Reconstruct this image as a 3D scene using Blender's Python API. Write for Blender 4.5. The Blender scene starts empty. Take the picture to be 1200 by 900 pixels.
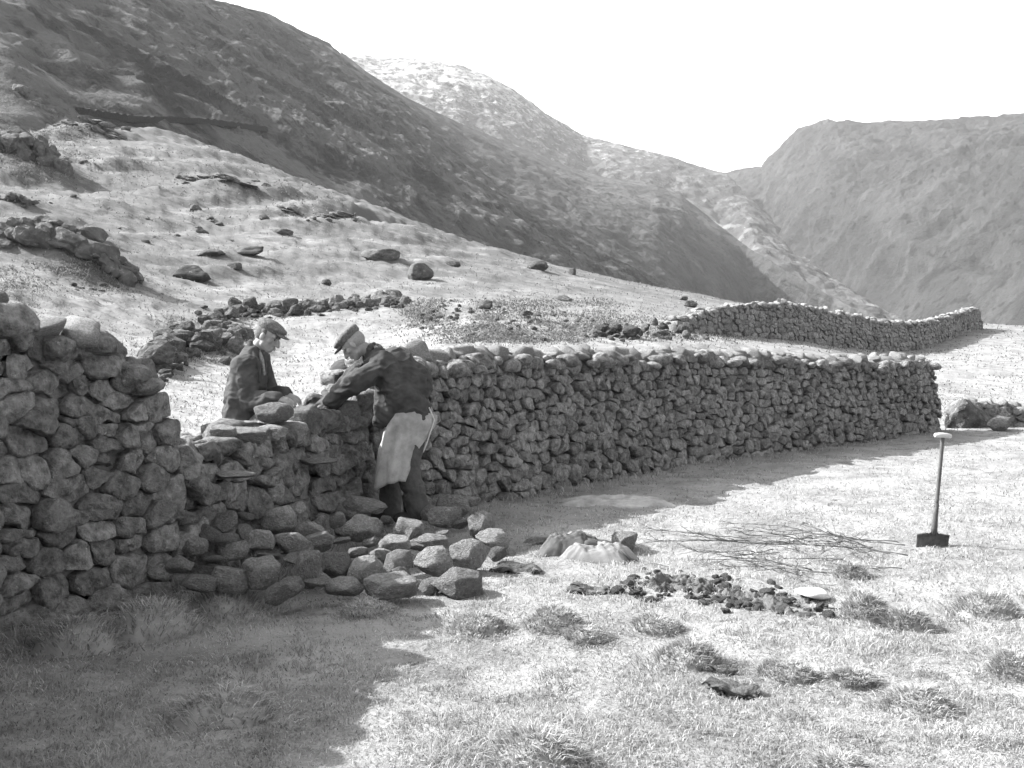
import bpy, math, random
import numpy as np
from mathutils import Vector
from mathutils.bvhtree import BVHTree

C = bpy.context.scene.collection
SC = bpy.context.scene
rng = np.random.default_rng(7)
random.seed(7)
F, CH, HY = 1300.0, 1.65, 405.0          # focal in photo pixels, camera height, horizon row

# ---------------------------------------------------------------- camera, sky, sun, exposure
cam = bpy.data.cameras.new('camera')
cam.sensor_width = 36.0
cam.lens = 36.0 * F / 1200.0
cam.shift_y = (HY - 450.0) / 1200.0
cam.clip_start, cam.clip_end = 0.1, 20000
camo = bpy.data.objects.new('camera', cam)
camo.location = (0, 0, CH)
camo.rotation_euler = (math.radians(90), 0, 0)
C.objects.link(camo)
SC.camera = camo

LIGHT = Vector((2.25, -0.50, -1.78)).normalized()      # the way the sunlight travels
SUN_EL = math.asin(-LIGHT.z)
SUN_ROT = math.atan2(-LIGHT.x, -LIGHT.y)
w = bpy.data.worlds.new('World'); SC.world = w
w.use_nodes = True
nt = w.node_tree
bg = nt.nodes['Background']
sky = nt.nodes.new('ShaderNodeTexSky'); sky.sky_type = 'NISHITA'
sky.sun_disc = False
sky.sun_elevation = SUN_EL; sky.sun_rotation = SUN_ROT
sky.dust_density = 3.0
bw = nt.nodes.new('ShaderNodeRGBToBW')                 # a black and white film sees only the sky's brightness
nt.links.new(sky.outputs[0], bw.inputs[0]); nt.links.new(bw.outputs[0], bg.inputs[0])
bg.inputs[1].default_value = 0.15
sun = bpy.data.lights.new('sun', 'SUN'); sun.energy = 4.0; sun.angle = math.radians(0.5)
suno = bpy.data.objects.new('sun', sun); C.objects.link(suno)
suno.rotation_euler = LIGHT.to_track_quat('-Z', 'Y').to_euler()
suno.location = (-40, 10, 40)
vs = SC.view_settings
vs.view_transform = 'Standard'; vs.look = 'None'; vs.gamma = 1.0; vs.use_curve_mapping = False
vs.exposure = 1.95
SC.cycles.use_denoising = True
SC.cycles.max_bounces = 6; SC.cycles.diffuse_bounces = 3
HAZE_DENSITY = 0.000085

# ---------------------------------------------------------------- helpers
def pt(px, py, d):
    return Vector(((px - 600) / F * d, d, CH - (py - HY) * d / F))

def _h(ix, iy, iz, s):
    n = (ix.astype(np.int64) * 374761393 + iy.astype(np.int64) * 668265263 + iz.astype(np.int64) * 2147483647 + s * 974634777) & 0xffffffff
    n = ((n ^ (n >> 13)) * 1274126177) & 0xffffffff
    n = ((n ^ (n >> 16)) * 2246822519) & 0xffffffff
    return ((n ^ (n >> 15)) & 0xffffff) / float(0xffffff)

def vn(p, s=0):
    p = np.asarray(p, float)
    i = np.floor(p); f = p - i; f = f * f * (3 - 2 * f)
    i = i.astype(np.int64)
    x, y, z = i[..., 0], i[..., 1], i[..., 2]
    fx, fy, fz = f[..., 0], f[..., 1], f[..., 2]
    def L(a, b, t): return a + (b - a) * t
    c = [[[_h(x + a, y + b, z + e, s) for e in (0, 1)] for b in (0, 1)] for a in (0, 1)]
    return L(L(L(c[0][0][0], c[1][0][0], fx), L(c[0][1][0], c[1][1][0], fx), fy),
             L(L(c[0][0][1], c[1][0][1], fx), L(c[0][1][1], c[1][1][1], fx), fy), fz) * 2 - 1

def fbm(p, s=0, o=4, g=0.5):
    p = np.asarray(p, float); r = 0; a = 1; t = 0
    for k in range(o):
        r = r + a * vn(p * (2.03 ** k) + 17.3 * k, s + k); t += a; a *= g
    return r / t

def fbm2(x, y, s=0, o=4, g=0.5):
    return fbm(np.stack([x, y, np.zeros_like(x) + 0.37], -1), s, o, g)

def mesh(name, v, f, mat, smooth=True, tone=None):
    me = bpy.data.meshes.new(name)
    v = np.asarray(v, np.float32).reshape(-1, 3)
    if isinstance(f, np.ndarray):
        n = f.shape[1]
        me.vertices.add(len(v)); me.vertices.foreach_set('co', v.ravel())
        me.loops.add(f.size); me.loops.foreach_set('vertex_index', f.astype(np.int32).ravel())
        me.polygons.add(len(f)); me.polygons.foreach_set('loop_start', np.arange(0, f.size, n, dtype=np.int32))
        me.update(calc_edges=True)
    else:
        me.from_pydata(v.tolist(), [], f)
    me.validate()
    me.materials.append(mat)
    if smooth: me.polygons.foreach_set('use_smooth', np.ones(len(me.polygons), bool))
    if tone is not None and len(me.vertices) == len(tone):
        at = me.attributes.new('tone', 'FLOAT', 'POINT')
        at.data.foreach_set('value', np.asarray(tone, np.float32))
    return me

def link(name, me, parent=None, loc=None, rot=None, scale=None):
    o = bpy.data.objects.new(name, me); C.objects.link(o)
    if parent is not None: o.parent = parent
    if loc is not None: o.location = loc
    if rot is not None: o.rotation_euler = rot
    if scale is not None: o.scale = scale
    return o

def tag(o, label, cat, group=None, kind=None):
    o['label'] = label; o['category'] = cat
    if group: o['group'] = group
    if kind: o['kind'] = kind
    return o

def empty(name, loc=(0, 0, 0), rz=0):
    o = bpy.data.objects.new(name, None); C.objects.link(o)
    o.location = loc; o.rotation_euler = (0, 0, rz); o.empty_display_size = 0.2
    return o

# ---------------------------------------------------------------- materials (greys: the place as black and white film saw it)
def grey(v): return (v, v, v, 1)

def material(name, lo, hi, scale=6.0, detail=6, rough=0.95, bump=0.0, bscale=40.0, tone_amt=0.0, rnd_amt=0.0, spots=None,
             p0=0.3, p1=0.7, patch=None, coords='Object', bdist=0.02, steep=None, snow=None, thin=0.0):
    m = bpy.data.materials.new(name); m.use_nodes = True
    t = m.node_tree; N = t.nodes; L = t.links
    b = N['Principled BSDF']; b.inputs['Roughness'].default_value = rough
    b.inputs['Specular IOR Level'].default_value = 0.12
    tc = N.new('ShaderNodeTexCoord')
    def noise(sc, det=detail, ro=0.6):
        n = N.new('ShaderNodeTexNoise'); n.inputs['Scale'].default_value = sc
        n.inputs['Detail'].default_value = det; n.inputs['Roughness'].default_value = ro
        L.new(tc.outputs[coords], n.inputs['Vector']); return n
    def mmath(op, a, bb):
        n = N.new('ShaderNodeMath'); n.operation = op
        for k, q in enumerate((a, bb)):
            if isinstance(q, (int, float)): n.inputs[k].default_value = q
            else: L.new(q, n.inputs[k])
        return n.outputs[0]
    def rng_(x, a, bb, c, d):
        n = N.new('ShaderNodeMapRange'); L.new(x, n.inputs[0])
        for k, q in enumerate((a, bb, c, d)): n.inputs[k + 1].default_value = q
        return n.outputs[0]
    val = rng_(noise(scale).outputs[0], p0, p1, lo, hi)
    if patch:                                     # (scale, from, to, grey): a second growth or lichen in patches
        for pp in patch:
            psc, a, bb, g = pp[:4]
            pn = noise(psc, 6, 0.68)
            if len(pp) > 6:                       # streaks that follow the contours, as sheep tracks do
                mp = N.new('ShaderNodeMapping'); mp.inputs['Scale'].default_value = (1, 1, pp[6])
                L.new(tc.outputs[coords], mp.inputs['Vector']); L.new(mp.outputs[0], pn.inputs['Vector'])
            f = rng_(pn.outputs[0], a, bb, 0, 1)
            if len(pp) > 4:
                ge = N.new('ShaderNodeNewGeometry'); sx = N.new('ShaderNodeSeparateXYZ'); L.new(ge.outputs['Position'], sx.inputs[0])
                f = mmath('MULTIPLY', f, rng_(sx.outputs[2], pp[4], pp[5], 0, 1))
            mx = N.new('ShaderNodeMix'); mx.data_type = 'FLOAT'
            L.new(f, mx.inputs[0]); L.new(val, mx.inputs[2]); mx.inputs[3].default_value = g
            val = mx.outputs[0]
    if steep:                                     # bare rock and bracken where the ground is steep
        ge = N.new('ShaderNodeNewGeometry'); sx = N.new('ShaderNodeSeparateXYZ'); L.new(ge.outputs['Normal'], sx.inputs[0])
        f = rng_(mmath('ADD', sx.outputs[2], rng_(noise(steep[3], 6, 0.7).outputs[0], 0.3, 0.7, -0.10, 0.10)), steep[0], steep[1], 1, 0)
        mx = N.new('ShaderNodeMix'); mx.data_type = 'FLOAT'
        L.new(f, mx.inputs[0]); L.new(val, mx.inputs[2]); mx.inputs[3].default_value = steep[2]; val = mx.outputs[0]
    if snow:                                      # snow lying above the snow line, thinning downhill
        ge = N.new('ShaderNodeNewGeometry'); sx = N.new('ShaderNodeSeparateXYZ'); L.new(ge.outputs['Position'], sx.inputs[0])
        hh = rng_(sx.outputs[2], snow[0], snow[1], -0.12, 0.04)
        f = rng_(mmath('ADD', noise(snow[2], 12, 0.85).outputs[0], hh), 0.50, 0.55, 0, 1)
        mx = N.new('ShaderNodeMix'); mx.data_type = 'FLOAT'
        L.new(f, mx.inputs[0]); L.new(val, mx.inputs[2]); mx.inputs[3].default_value = 0.31; val = mx.outputs[0]
    if tone_amt:
        a = N.new('ShaderNodeAttribute'); a.attribute_name = 'tone'
        val = mmath('MULTIPLY', val, rng_(a.outputs['Fac'], 0, 1, 1 - tone_amt, 1 + tone_amt))
    if rnd_amt:
        oi = N.new('ShaderNodeObjectInfo')
        val = mmath('MULTIPLY', val, rng_(oi.outputs['Random'], 0, 1, 1 - rnd_amt, 1 + rnd_amt))
    L.new(val, b.inputs['Base Color'])
    if bump:
        bn = N.new('ShaderNodeBump'); bn.inputs['Strength'].default_value = bump; bn.inputs['Distance'].default_value = bdist
        L.new(noise(bscale, 8, 0.65).outputs[0], bn.inputs['Height'])
        L.new(bn.outputs[0], b.inputs['Normal'])
    if thin:                                      # thin blades let light through
        tr = N.new('ShaderNodeBsdfTranslucent'); L.new(val, tr.inputs['Color']); mi = N.new('ShaderNodeMixShader'); mi.inputs[0].default_value = thin
        L.new(b.outputs[0], mi.inputs[1]); L.new(tr.outputs[0], mi.inputs[2]); L.new(mi.outputs[0], N['Material Output'].inputs['Surface'])
    return m

M = {}
M['stone'] = material('wall_stone', 0.09, 0.30, 15, 12, bump=1.0, bscale=30, tone_amt=0.28, bdist=0.06, p0=0.34, p1=0.66,
                      patch=[(10, 0.52, 0.68, 0.29), (26, 0.60, 0.74, 0.42), (5, 0.56, 0.72, 0.07), (50, 0.58, 0.74, 0.06)])
M['cope'] = material('cope_stone', 0.15, 0.34, 9, 10, bump=1.0, bscale=26, rnd_amt=0.25, bdist=0.035, patch=[(14, 0.58, 0.66, 0.42), (45, 0.6, 0.66, 0.1)])
M['loose'] = material('field_stone', 0.13, 0.28, 5, 10, bump=1.0, bscale=9, rnd_amt=0.3, bdist=0.05,
                      patch=[(4, 0.54, 0.66, 0.34), (9, 0.60, 0.70, 0.46), (2.5, 0.58, 0.72, 0.08), (16, 0.58, 0.70, 0.06)])
M['rubble'] = material('shaded_rubble_stone', 0.04, 0.15, 3, 8, bump=1.0, bscale=6, rnd_amt=0.4, bdist=0.1, patch=[(4, 0.6, 0.68, 0.3)])  # shade sides of the distant stones are painted into this darker grey
M['boulder'] = material('boulder_rock', 0.05, 0.13, 2, 8, bump=1.0, bscale=5, rnd_amt=0.2, patch=[(4, 0.6, 0.68, 0.2)], bdist=0.15)
M['core'] = material('wall_hearting', 0.10, 0.2, 14, 4, bump=1.0, bscale=20)
M['ground'] = material('rough_pasture', 0.15, 0.30, 1.4, 10, bump=0.9, bscale=7, coords='Object', bdist=0.08,
                       patch=[(0.35, 0.56, 0.70, 0.14), (5, 0.58, 0.68, 0.10), (0.25, 0.28, 0.60, 0.105, 1.0, 6), (0.16, 0.50, 0.60, 0.10, 1.5, 9), (0.05, 0.47, 0.58, 0.12, 6, 20), (0.10, 0.52, 0.64, 0.10, 2, 10, 5.0), (0.6, 0.56, 0.64, 0.08, 1.5, 6), (1.2, 0.58, 0.68, 0.12)], steep=(0.85, 0.94, 0.07, 0.8))
M['grass'] = material('dry_grass', 0.20, 0.38, 2.2, 6, tone_amt=0.55, thin=0.35)
M['hill_grass'] = material('hill_grass', 0.11, 0.23, 0.5, 6, tone_amt=0.5, thin=0.3)
M['tussock'] = material('tussock_grass', 0.24, 0.42, 3, 4, tone_amt=0.5, thin=0.3)
M['soil'] = material('dug_soil', 0.045, 0.16, 9, 8, bump=1.0, bscale=16, rnd_amt=0.3, bdist=0.05)
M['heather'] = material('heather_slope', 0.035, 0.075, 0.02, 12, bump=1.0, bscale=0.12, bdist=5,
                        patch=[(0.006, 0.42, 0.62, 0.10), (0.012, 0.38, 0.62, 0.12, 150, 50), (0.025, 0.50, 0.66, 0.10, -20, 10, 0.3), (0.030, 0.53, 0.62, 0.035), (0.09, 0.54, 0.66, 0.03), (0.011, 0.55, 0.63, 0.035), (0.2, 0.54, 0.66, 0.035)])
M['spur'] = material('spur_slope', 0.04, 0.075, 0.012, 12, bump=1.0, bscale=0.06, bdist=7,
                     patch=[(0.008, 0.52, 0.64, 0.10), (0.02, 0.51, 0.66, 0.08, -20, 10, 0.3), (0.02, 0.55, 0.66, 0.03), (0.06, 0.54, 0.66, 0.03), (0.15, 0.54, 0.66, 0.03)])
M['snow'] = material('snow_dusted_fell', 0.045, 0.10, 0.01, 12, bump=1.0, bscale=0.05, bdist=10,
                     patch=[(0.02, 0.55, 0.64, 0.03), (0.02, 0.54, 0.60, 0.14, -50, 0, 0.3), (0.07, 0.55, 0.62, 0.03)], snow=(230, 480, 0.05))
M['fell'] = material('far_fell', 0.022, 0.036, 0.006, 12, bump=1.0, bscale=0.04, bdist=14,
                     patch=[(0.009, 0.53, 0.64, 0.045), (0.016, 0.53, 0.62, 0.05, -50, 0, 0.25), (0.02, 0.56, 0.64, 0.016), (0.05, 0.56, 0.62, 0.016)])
M['skin'] = material('skin', 0.2, 0.28, 12, 3, rough=0.6)
M['skin_dark'] = material('eye_and_brow', 0.03, 0.05, 10, 2, rough=0.5)
M['coat'] = material('dark_wool', 0.04, 0.08, 9, 6, rough=0.95, bump=0.5, bscale=60, bdist=0.01)
M['jacket'] = material('worn_dark_jacket', 0.035, 0.07, 9, 6, rough=0.9, bump=0.5, bscale=50, bdist=0.01)
M['trouser'] = material('trouser_cloth', 0.05, 0.09, 9, 6, bump=0.5, bscale=60, bdist=0.01)
M['tweed'] = material('tweed_cap', 0.06, 0.16, 70, 4, bump=0.4, bscale=150, bdist=0.004)
M['tweed_pale'] = material('pale_tweed_cap', 0.14, 0.30, 60, 4, bump=0.4, bscale=150, bdist=0.004)
M['sacking'] = material('sacking', 0.2, 0.38, 10, 8, bump=0.5, bscale=130, bdist=0.006, patch=[(5, 0.6, 0.7, 0.25)])
M['canvas'] = material('canvas', 0.12, 0.24, 7, 6, bump=0.3, bscale=120, bdist=0.004)
M['cloth_dark'] = material('striped_cloth', 0.05, 0.12, 9, 6, bump=0.4, bscale=90, bdist=0.005)
M['shirt'] = material('shirt_cloth', 0.4, 0.55, 9, 5)
M['hair'] = material('hair', 0.06, 0.14, 60, 4)
M['cropped'] = material('cropped_grey_hair', 0.18, 0.27, 60, 4)
M['boot'] = material('boot_leather', 0.02, 0.04, 12, 4, rough=0.6)
M['steel'] = material('rusty_steel', 0.04, 0.1, 25, 6, rough=0.6, bump=0.4, bscale=90, bdist=0.003)
M['ash_wood'] = material('shaded_worn_ash_wood', 0.06, 0.13, 12, 6, rough=0.7)  # shaft wood, its colour darkened to paint in the shade side
M['pale_wood'] = material('pale_worn_wood', 0.34, 0.5, 14, 6, rough=0.7)
M['twig'] = material('bare_twig', 0.06, 0.15, 14, 4)
M['white_stone'] = material('pale_slab', 0.4, 0.6, 9, 6, bump=0.4, bscale=40)

# ---------------------------------------------------------------- the lie of the land
ctrl = []
for d in (1.5, 3, 5, 7, 9, 12, 16):
    for px in (-500, -100, 200, 600, 1000, 1300, 1800): ctrl.append((px, HY + CH * F / d, d))
for d in (22, 27):
    for px in (900, 1050, 1200, 1300, 1800): ctrl.append((px, HY + CH * F / d, d))
ctrl += [(-400, 330, 32), (-400, 230, 55), (-400, 120, 90), (-400, 20, 150), (-400, 40, 260),
         (0, 400, 22), (0, 345, 35), (0, 292, 50), (0, 242, 75), (0, 192, 110), (0, 140, 165), (0, 118, 205), (0, 128, 290),
         (200, 485, 20), (220, 432, 28), (200, 388, 38), (210, 332, 55), (200, 284, 75), (200, 234, 105), (200, 186, 145), (200, 158, 180), (200, 172, 260),
         (400, 462, 22), (400, 428, 30), (400, 384, 42), (400, 343, 58), (400, 303, 78), (400, 265, 105), (400, 230, 140), (400, 246, 205),
         (600, 430, 26), (600, 402, 35), (600, 372, 48), (600, 343, 68), (600, 316, 95), (600, 299, 120), (600, 314, 175),
         (800, 420, 32), (800, 396, 40), (800, 376, 58), (800, 356, 85), (800, 342, 110), (800, 358, 165),
         (950, 425, 40), (950, 402, 50), (950, 379, 80), (950, 367, 105), (950, 386, 155),
         (1070, 440, 45), (1070, 412, 62), (1065, 377, 98), (1060, 394, 145),
         (1150, 475, 30), (1150, 424, 52), (1150, 385, 78), (1150, 379, 92), (1150, 396, 135),
         (1250, 435, 50), (1250, 397, 75), (1250, 386, 95), (1250, 402, 140),
         (1700, 450, 45), (1700, 405, 75), (1700, 395, 100), (1700, 410, 150)]
P3 = np.array([pt(*c) for c in ctrl])
cx_t = np.arctan2(P3[:, 0], P3[:, 1]) * 2.2; cx_r = np.log(np.hypot(P3[:, 0], P3[:, 1])); cz = P3[:, 2].copy()
for th in (-0.8, -0.4, 0, 0.4, 0.8):
    for r, z in ((450, -4), (900, -10), (2500, -15)):
        cx_t = np.append(cx_t, th * 2.2); cx_r = np.append(cx_r, math.log(r)); cz = np.append(cz, z)
def _U(d2): return np.where(d2 > 1e-12, 0.5 * d2 * np.log(np.maximum(d2, 1e-12)), 0.0)
n_ = len(cz)
K = _U((cx_t[:, None] - cx_t) ** 2 + (cx_r[:, None] - cx_r) ** 2) + np.eye(n_) * 0.004
A_ = np.zeros((n_ + 3, n_ + 3)); A_[:n_, :n_] = K
Q_ = np.stack([np.ones(n_), cx_t, cx_r], 1); A_[:n_, n_:] = Q_; A_[n_:, :n_] = Q_.T
W_ = np.linalg.solve(A_, np.append(cz, [0, 0, 0]))

HUMPS = []
for (px, py, d, wpx, dep, hpx) in ((250, 404, 34, 55, 4, 24), (380, 362, 50, 110, 2.5, 6), (78, 334, 48, 80, 3.2, 36), (30, 190, 108, 60, 7, 26), (-10, 240, 76, 60, 5, 14), (15, 135, 165, 60, 10, 22), (110, 150, 160, 45, 8, 10),
                                  (255, 212, 120, 60, 5, 8), (370, 254, 108, 55, 5, 7), (585, 392, 38, 100, 5, 22), (270, 300, 68, 40, 2, 6), (450, 300, 80, 24, 2, 6), (130, 205, 125, 30, 5, 9), (330, 230, 122, 30, 4, 7)):
    HUMPS.append(((px - 600) / F * d, d, wpx * d / F, dep, hpx * d / F))

def gz(x, y, rough=True):
    x = np.asarray(x, float); y = np.asarray(y, float)
    sh = x.shape; x = x.ravel(); y = y.ravel()
    r = np.maximum(np.hypot(x, y), 0.3); th = np.arctan2(x, y)
    t = np.clip(th, -0.8, 0.8) * 2.2; lr = np.log(np.clip(r, 1.5, 2500))
    z = np.empty_like(x)
    for s in range(0, len(x), 20000):
        e = slice(s, s + 20000)
        k = _U((t[e][:, None] - cx_t) ** 2 + (lr[e][:, None] - cx_r) ** 2)
        z[e] = k @ W_[:n_] + W_[n_] + W_[n_ + 1] * t[e] + W_[n_ + 2] * lr[e]
    near = np.clip((20 - r) / 8, 0, 1)
    z = z * (1 - near)
    back = np.clip((np.abs(th) - 0.9) / 0.6, 0, 1)
    z = z * (1 - back) - back * 1.0 * np.clip(r / 60, 0, 1)
    if rough:
        far = np.clip((r - 16) / 60, 0, 1)
        left = np.clip(-(th - 0.10) / 0.25, 0, 1)
        z = z + 0.055 * fbm2(x * 0.9, y * 0.9, 3, 3) + 0.034 * fbm2(x * 3.2, y * 3.2, 5, 3)
        rough_far = np.abs(fbm2(x * 0.11, y * 0.11, 9, 5, 0.55))
        terr = fbm2(x * 0.05 + y * 0.05, y * 0.10 - x * 0.22, 14, 5, 0.55)
        z = z + far * (0.15 + 1.0 * left) * (0.45 * rough_far + 0.9 * terr) * np.clip(r / 80, 0.3, 1.5) * np.clip((420 - r) / 200, 0, 1)
        for hx, hy, sx, sy, hh in HUMPS:
            e = ((x - hx) / sx) ** 2 + ((y - hy) / sy) ** 2
            z = z + hh * np.exp(-np.minimum(e, 40) ** 1.25) * (1 + 0.35 * fbm2(x * 0.35, y * 0.35, 18, 3)) * (e < 9)
        z = z + np.clip((r - 15) / 20, 0, 1) * (0.12 + .12 * left) * fbm2(x * 0.6, y * 0.6, 12, 4, .6)
    return z.reshape(sh)

def gz1(x, y): return float(gz(np.array([x]), np.array([y]))[0])

th = np.concatenate([np.linspace(-math.pi, -0.62, 50, endpoint=False), np.linspace(-0.62, 0.62, 520), np.linspace(0.62, math.pi, 50)[1:]])
rr = np.geomspace(0.5, 4200, 560)
T_, R_ = np.meshgrid(th, rr)
X_, Y_ = R_ * np.sin(T_), R_ * np.cos(T_)
Z_ = gz(X_, Y_)
gv = np.stack([X_, Y_, Z_], -1).reshape(-1, 3)
nr, ncol = R_.shape
ii = np.arange(nr - 1)[:, None] * ncol + np.arange(ncol - 1)[None, :]
gf = np.stack([ii, ii + 1, ii + ncol + 1, ii + ncol], -1).reshape(-1, 4)
ground_me = mesh('ground', gv, gf[:, ::-1].copy(), M['ground'])
go = link('ground', ground_me); go['kind'] = 'structure'
go['label'] = 'rough pasture rising from the stone wall to the fellside'
gbvh = BVHTree.FromPolygons([Vector(v) for v in gv], gf.tolist())

# ---------------------------------------------------------------- fells
def poly_resample(P, n):
    P = np.asarray(P, float); s = np.concatenate([[0], np.cumsum(np.linalg.norm(np.diff(P[:, :2], axis=0), axis=1))])
    q = np.linspace(0, s[-1], n)
    return np.stack([np.interp(q, s, P[:, k]) for k in range(P.shape[1])], 1)

def smooth1(a, k):
    for _ in range(k):
        b = a.copy(); b[1:-1] = 0.25 * a[:-2] + 0.5 * a[1:-1] + 0.25 * a[2:]; a = b
    return a

hill_bvh = []
def hill(name, ridge, foot, mat, amp, freq, seed, nu=340, nv=150, back=500, label='', ridgeamp=0.25, bulge=0.0):
    n = len(ridge)
    pr = np.array([pt(*p) for p in ridge]); pf = np.array([pt(*p) for p in foot])
    s = np.linspace(0, n - 1, nu)
    R = np.stack([np.interp(s, np.arange(n), pr[:, k]) for k in range(3)], 1); R = smooth1(R, 2)
    Ft = np.stack([np.interp(s, np.arange(n), pf[:, k]) for k in range(3)], 1); Ft = smooth1(Ft, 8)
    v = np.linspace(0, 1, nv)[:, None, None]
    G = Ft[None] * (1 - v) + R[None] * v
    G[..., 2] += bulge * np.sin(v[..., 0] * math.pi) * (R[None, :, 2] - Ft[None, :, 2])
    nb = 24
    vb = np.linspace(0, 1, nb + 1)[1:, None, None]
    Bk = np.repeat(R[None], nb, 0).copy()
    hd = R[:, :2] / np.linalg.norm(R[:, :2], axis=1)[:, None]
    Bk[..., :2] += hd[None] * vb * back
    Bk[..., 2] = R[None, :, 2] * (1 - vb[..., 0]) ** 1.3 - 30 * vb[..., 0]
    G = np.concatenate([G, Bk], 0)
    du = np.gradient(G, axis=1); dv = np.gradient(G, axis=0)
    nn = np.cross(du, dv); nn /= np.maximum(np.linalg.norm(nn, axis=2, keepdims=True), 1e-9)
    nn *= np.sign(nn[..., 2:3] + 1e-9)
    d = fbm(G * freq, seed, 6, 0.55); rg = 1 - np.abs(fbm(G * freq * 1.7, seed + 40, 5, 0.55)) * 2.4
    fine = 1 - np.abs(fbm(G * freq * 7, seed + 80, 4, 0.6)) * 2.4
    disp = amp * (0.6 * d + 0.55 * (rg - 0.45) + 0.16 * (fine - 0.4) * 0.9)
    vv = np.concatenate([np.linspace(0, 1, nv), np.ones(nb)])[:, None]
    wgt = np.clip(vv * 6, 0, 1) * (1 - (1 - ridgeamp) * np.clip((vv - 0.8) / 0.2, 0, 1))
    G = G + nn * (disp * wgt)[..., None]
    a, b = G.shape[:2]
    ii = np.arange(a - 1)[:, None] * b + np.arange(b - 1)[None]
    f = np.stack([ii, ii + 1, ii + b + 1, ii + b], -1).reshape(-1, 4)
    vtx = G.reshape(-1, 3)
    o = link(name, mesh(name, vtx, f, mat)); o['kind'] = 'structure'; o['label'] = label
    hill_bvh.append(BVHTree.FromPolygons([Vector(q) for q in vtx], f.tolist()))
    return o

def dA(px, py):
    a = (px - 600) / F; e = (HY - py) / F
    return min(max(49 / max(0.7 * (0.33 - 0.94 * a) - e, 0.02), 120), 900)
rA = [(-500, -420), (-200, -240), (0, -140), (150, -50), (225, -8), (265, 4), (310, 14), (345, 32), (385, 50), (412, 76), (440, 100), (470, 116),
      (500, 148), (540, 182), (590, 222), (650, 262), (720, 302), (790, 334), (850, 356), (900, 372)]
fA = [(-500, 200), (-200, 200), (0, 190), (150, 200), (225, 205), (265, 215), (310, 225), (345, 240), (385, 252), (412, 262), (440, 275), (470, 290),
      (500, 300), (540, 310), (590, 325), (650, 342), (720, 360), (790, 375), (850, 384), (900, 390)]
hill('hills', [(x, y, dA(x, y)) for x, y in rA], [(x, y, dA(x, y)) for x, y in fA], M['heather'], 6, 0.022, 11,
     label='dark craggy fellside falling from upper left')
def dB(px, py):
    a = (px - 600) / F; e = (HY - py) / F
    k = 0.19 - 0.82 * e - 0.54 * a
    lim = np.interp(px, [430, 690, 1010, 1100], [1250, 1300, 900, 800])
    return min(max(60 / max(k, 0.01), 420), lim)
rB = [(400, 60), (435, 88), (475, 114), (540, 145), (600, 170), (650, 190), (690, 204), (730, 211), (770, 217), (800, 230), (840, 262), (880, 292), (930, 322), (975, 348), (1010, 367), (1070, 384)]
fB = [(400, 270), (435, 280), (475, 290), (540, 315), (600, 335), (650, 350), (690, 360), (730, 366), (770, 372), (800, 376), (840, 380), (880, 384), (930, 388), (975, 390), (1010, 392), (1070, 396)]
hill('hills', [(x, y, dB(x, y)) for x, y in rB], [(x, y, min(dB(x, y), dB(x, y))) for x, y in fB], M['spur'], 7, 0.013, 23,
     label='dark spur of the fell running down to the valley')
rC = [(330, 72), (380, 66), (415, 64), (450, 68), (480, 67), (510, 72), (540, 78), (575, 90), (600, 104), (630, 124), (650, 139), (685, 160), (720, 168), (780, 183), (815, 194), (850, 203),
      (872, 226), (915, 268), (960, 312), (1020, 360), (1080, 384)]
dC = [2100] * 12 + [2050, 2000, 1980, 1950, 1850, 1700, 1500, 1250, 1100]
fC = [(x, min(y + 190, 392), 1300) for x, y in rC[:16]] + [(900, 350, 1250), (960, 370, 1200), (1010, 382, 1150), (1050, 390, 1080), (1090, 396, 1050)]
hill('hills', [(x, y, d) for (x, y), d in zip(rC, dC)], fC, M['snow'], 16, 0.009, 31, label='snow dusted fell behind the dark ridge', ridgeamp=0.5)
rD = [(760, 225, 2400), (820, 212, 2350), (850, 203, 2300), (893, 196, 2200), (905, 182, 2120), (922, 163, 2050), (940, 149, 2000), (970, 140, 1950), (1000, 143, 1900), (1050, 143, 1850), (1110, 143, 1800), (1165, 140, 1760), (1200, 137, 1750),
      (1400, 115, 1700), (1700, 140, 1700)]
fD = [(780, 390, 1700), (830, 390, 1650), (860, 390, 1600), (893, 390, 1500), (910, 390, 1450), (930, 390, 1420), (950, 391, 1380), (980, 392, 1330), (1010, 393, 1250), (1060, 395, 1150), (1120, 397, 1050), (1170, 398, 980), (1210, 398, 920),
      (1400, 398, 850), (1700, 398, 850)]
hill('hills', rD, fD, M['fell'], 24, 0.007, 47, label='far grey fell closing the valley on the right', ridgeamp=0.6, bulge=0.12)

ORG = Vector((0, 0, CH))
def hit(px, py, hills=True):
    d = Vector(((px - 600) / F, 1, -(py - HY) / F)).normalized()
    best = None
    for b in [gbvh] + (hill_bvh if hills else []):
        h = b.ray_cast(ORG, d)
        if h[0] is not None and (best is None or h[3] < best[3]): best = h
    return best[0] if best else None

# ---------------------------------------------------------------- rocks
def ico(sub):
    import bmesh
    bm = bmesh.new(); bmesh.ops.create_icosphere(bm, subdivisions=sub, radius=1)
    v = np.array([q.co for q in bm.verts]); f = [[q.index for q in p.verts] for p in bm.faces]; bm.free()
    return v, f
ICO = {k: ico(k) for k in (2, 3, 4)}

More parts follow.
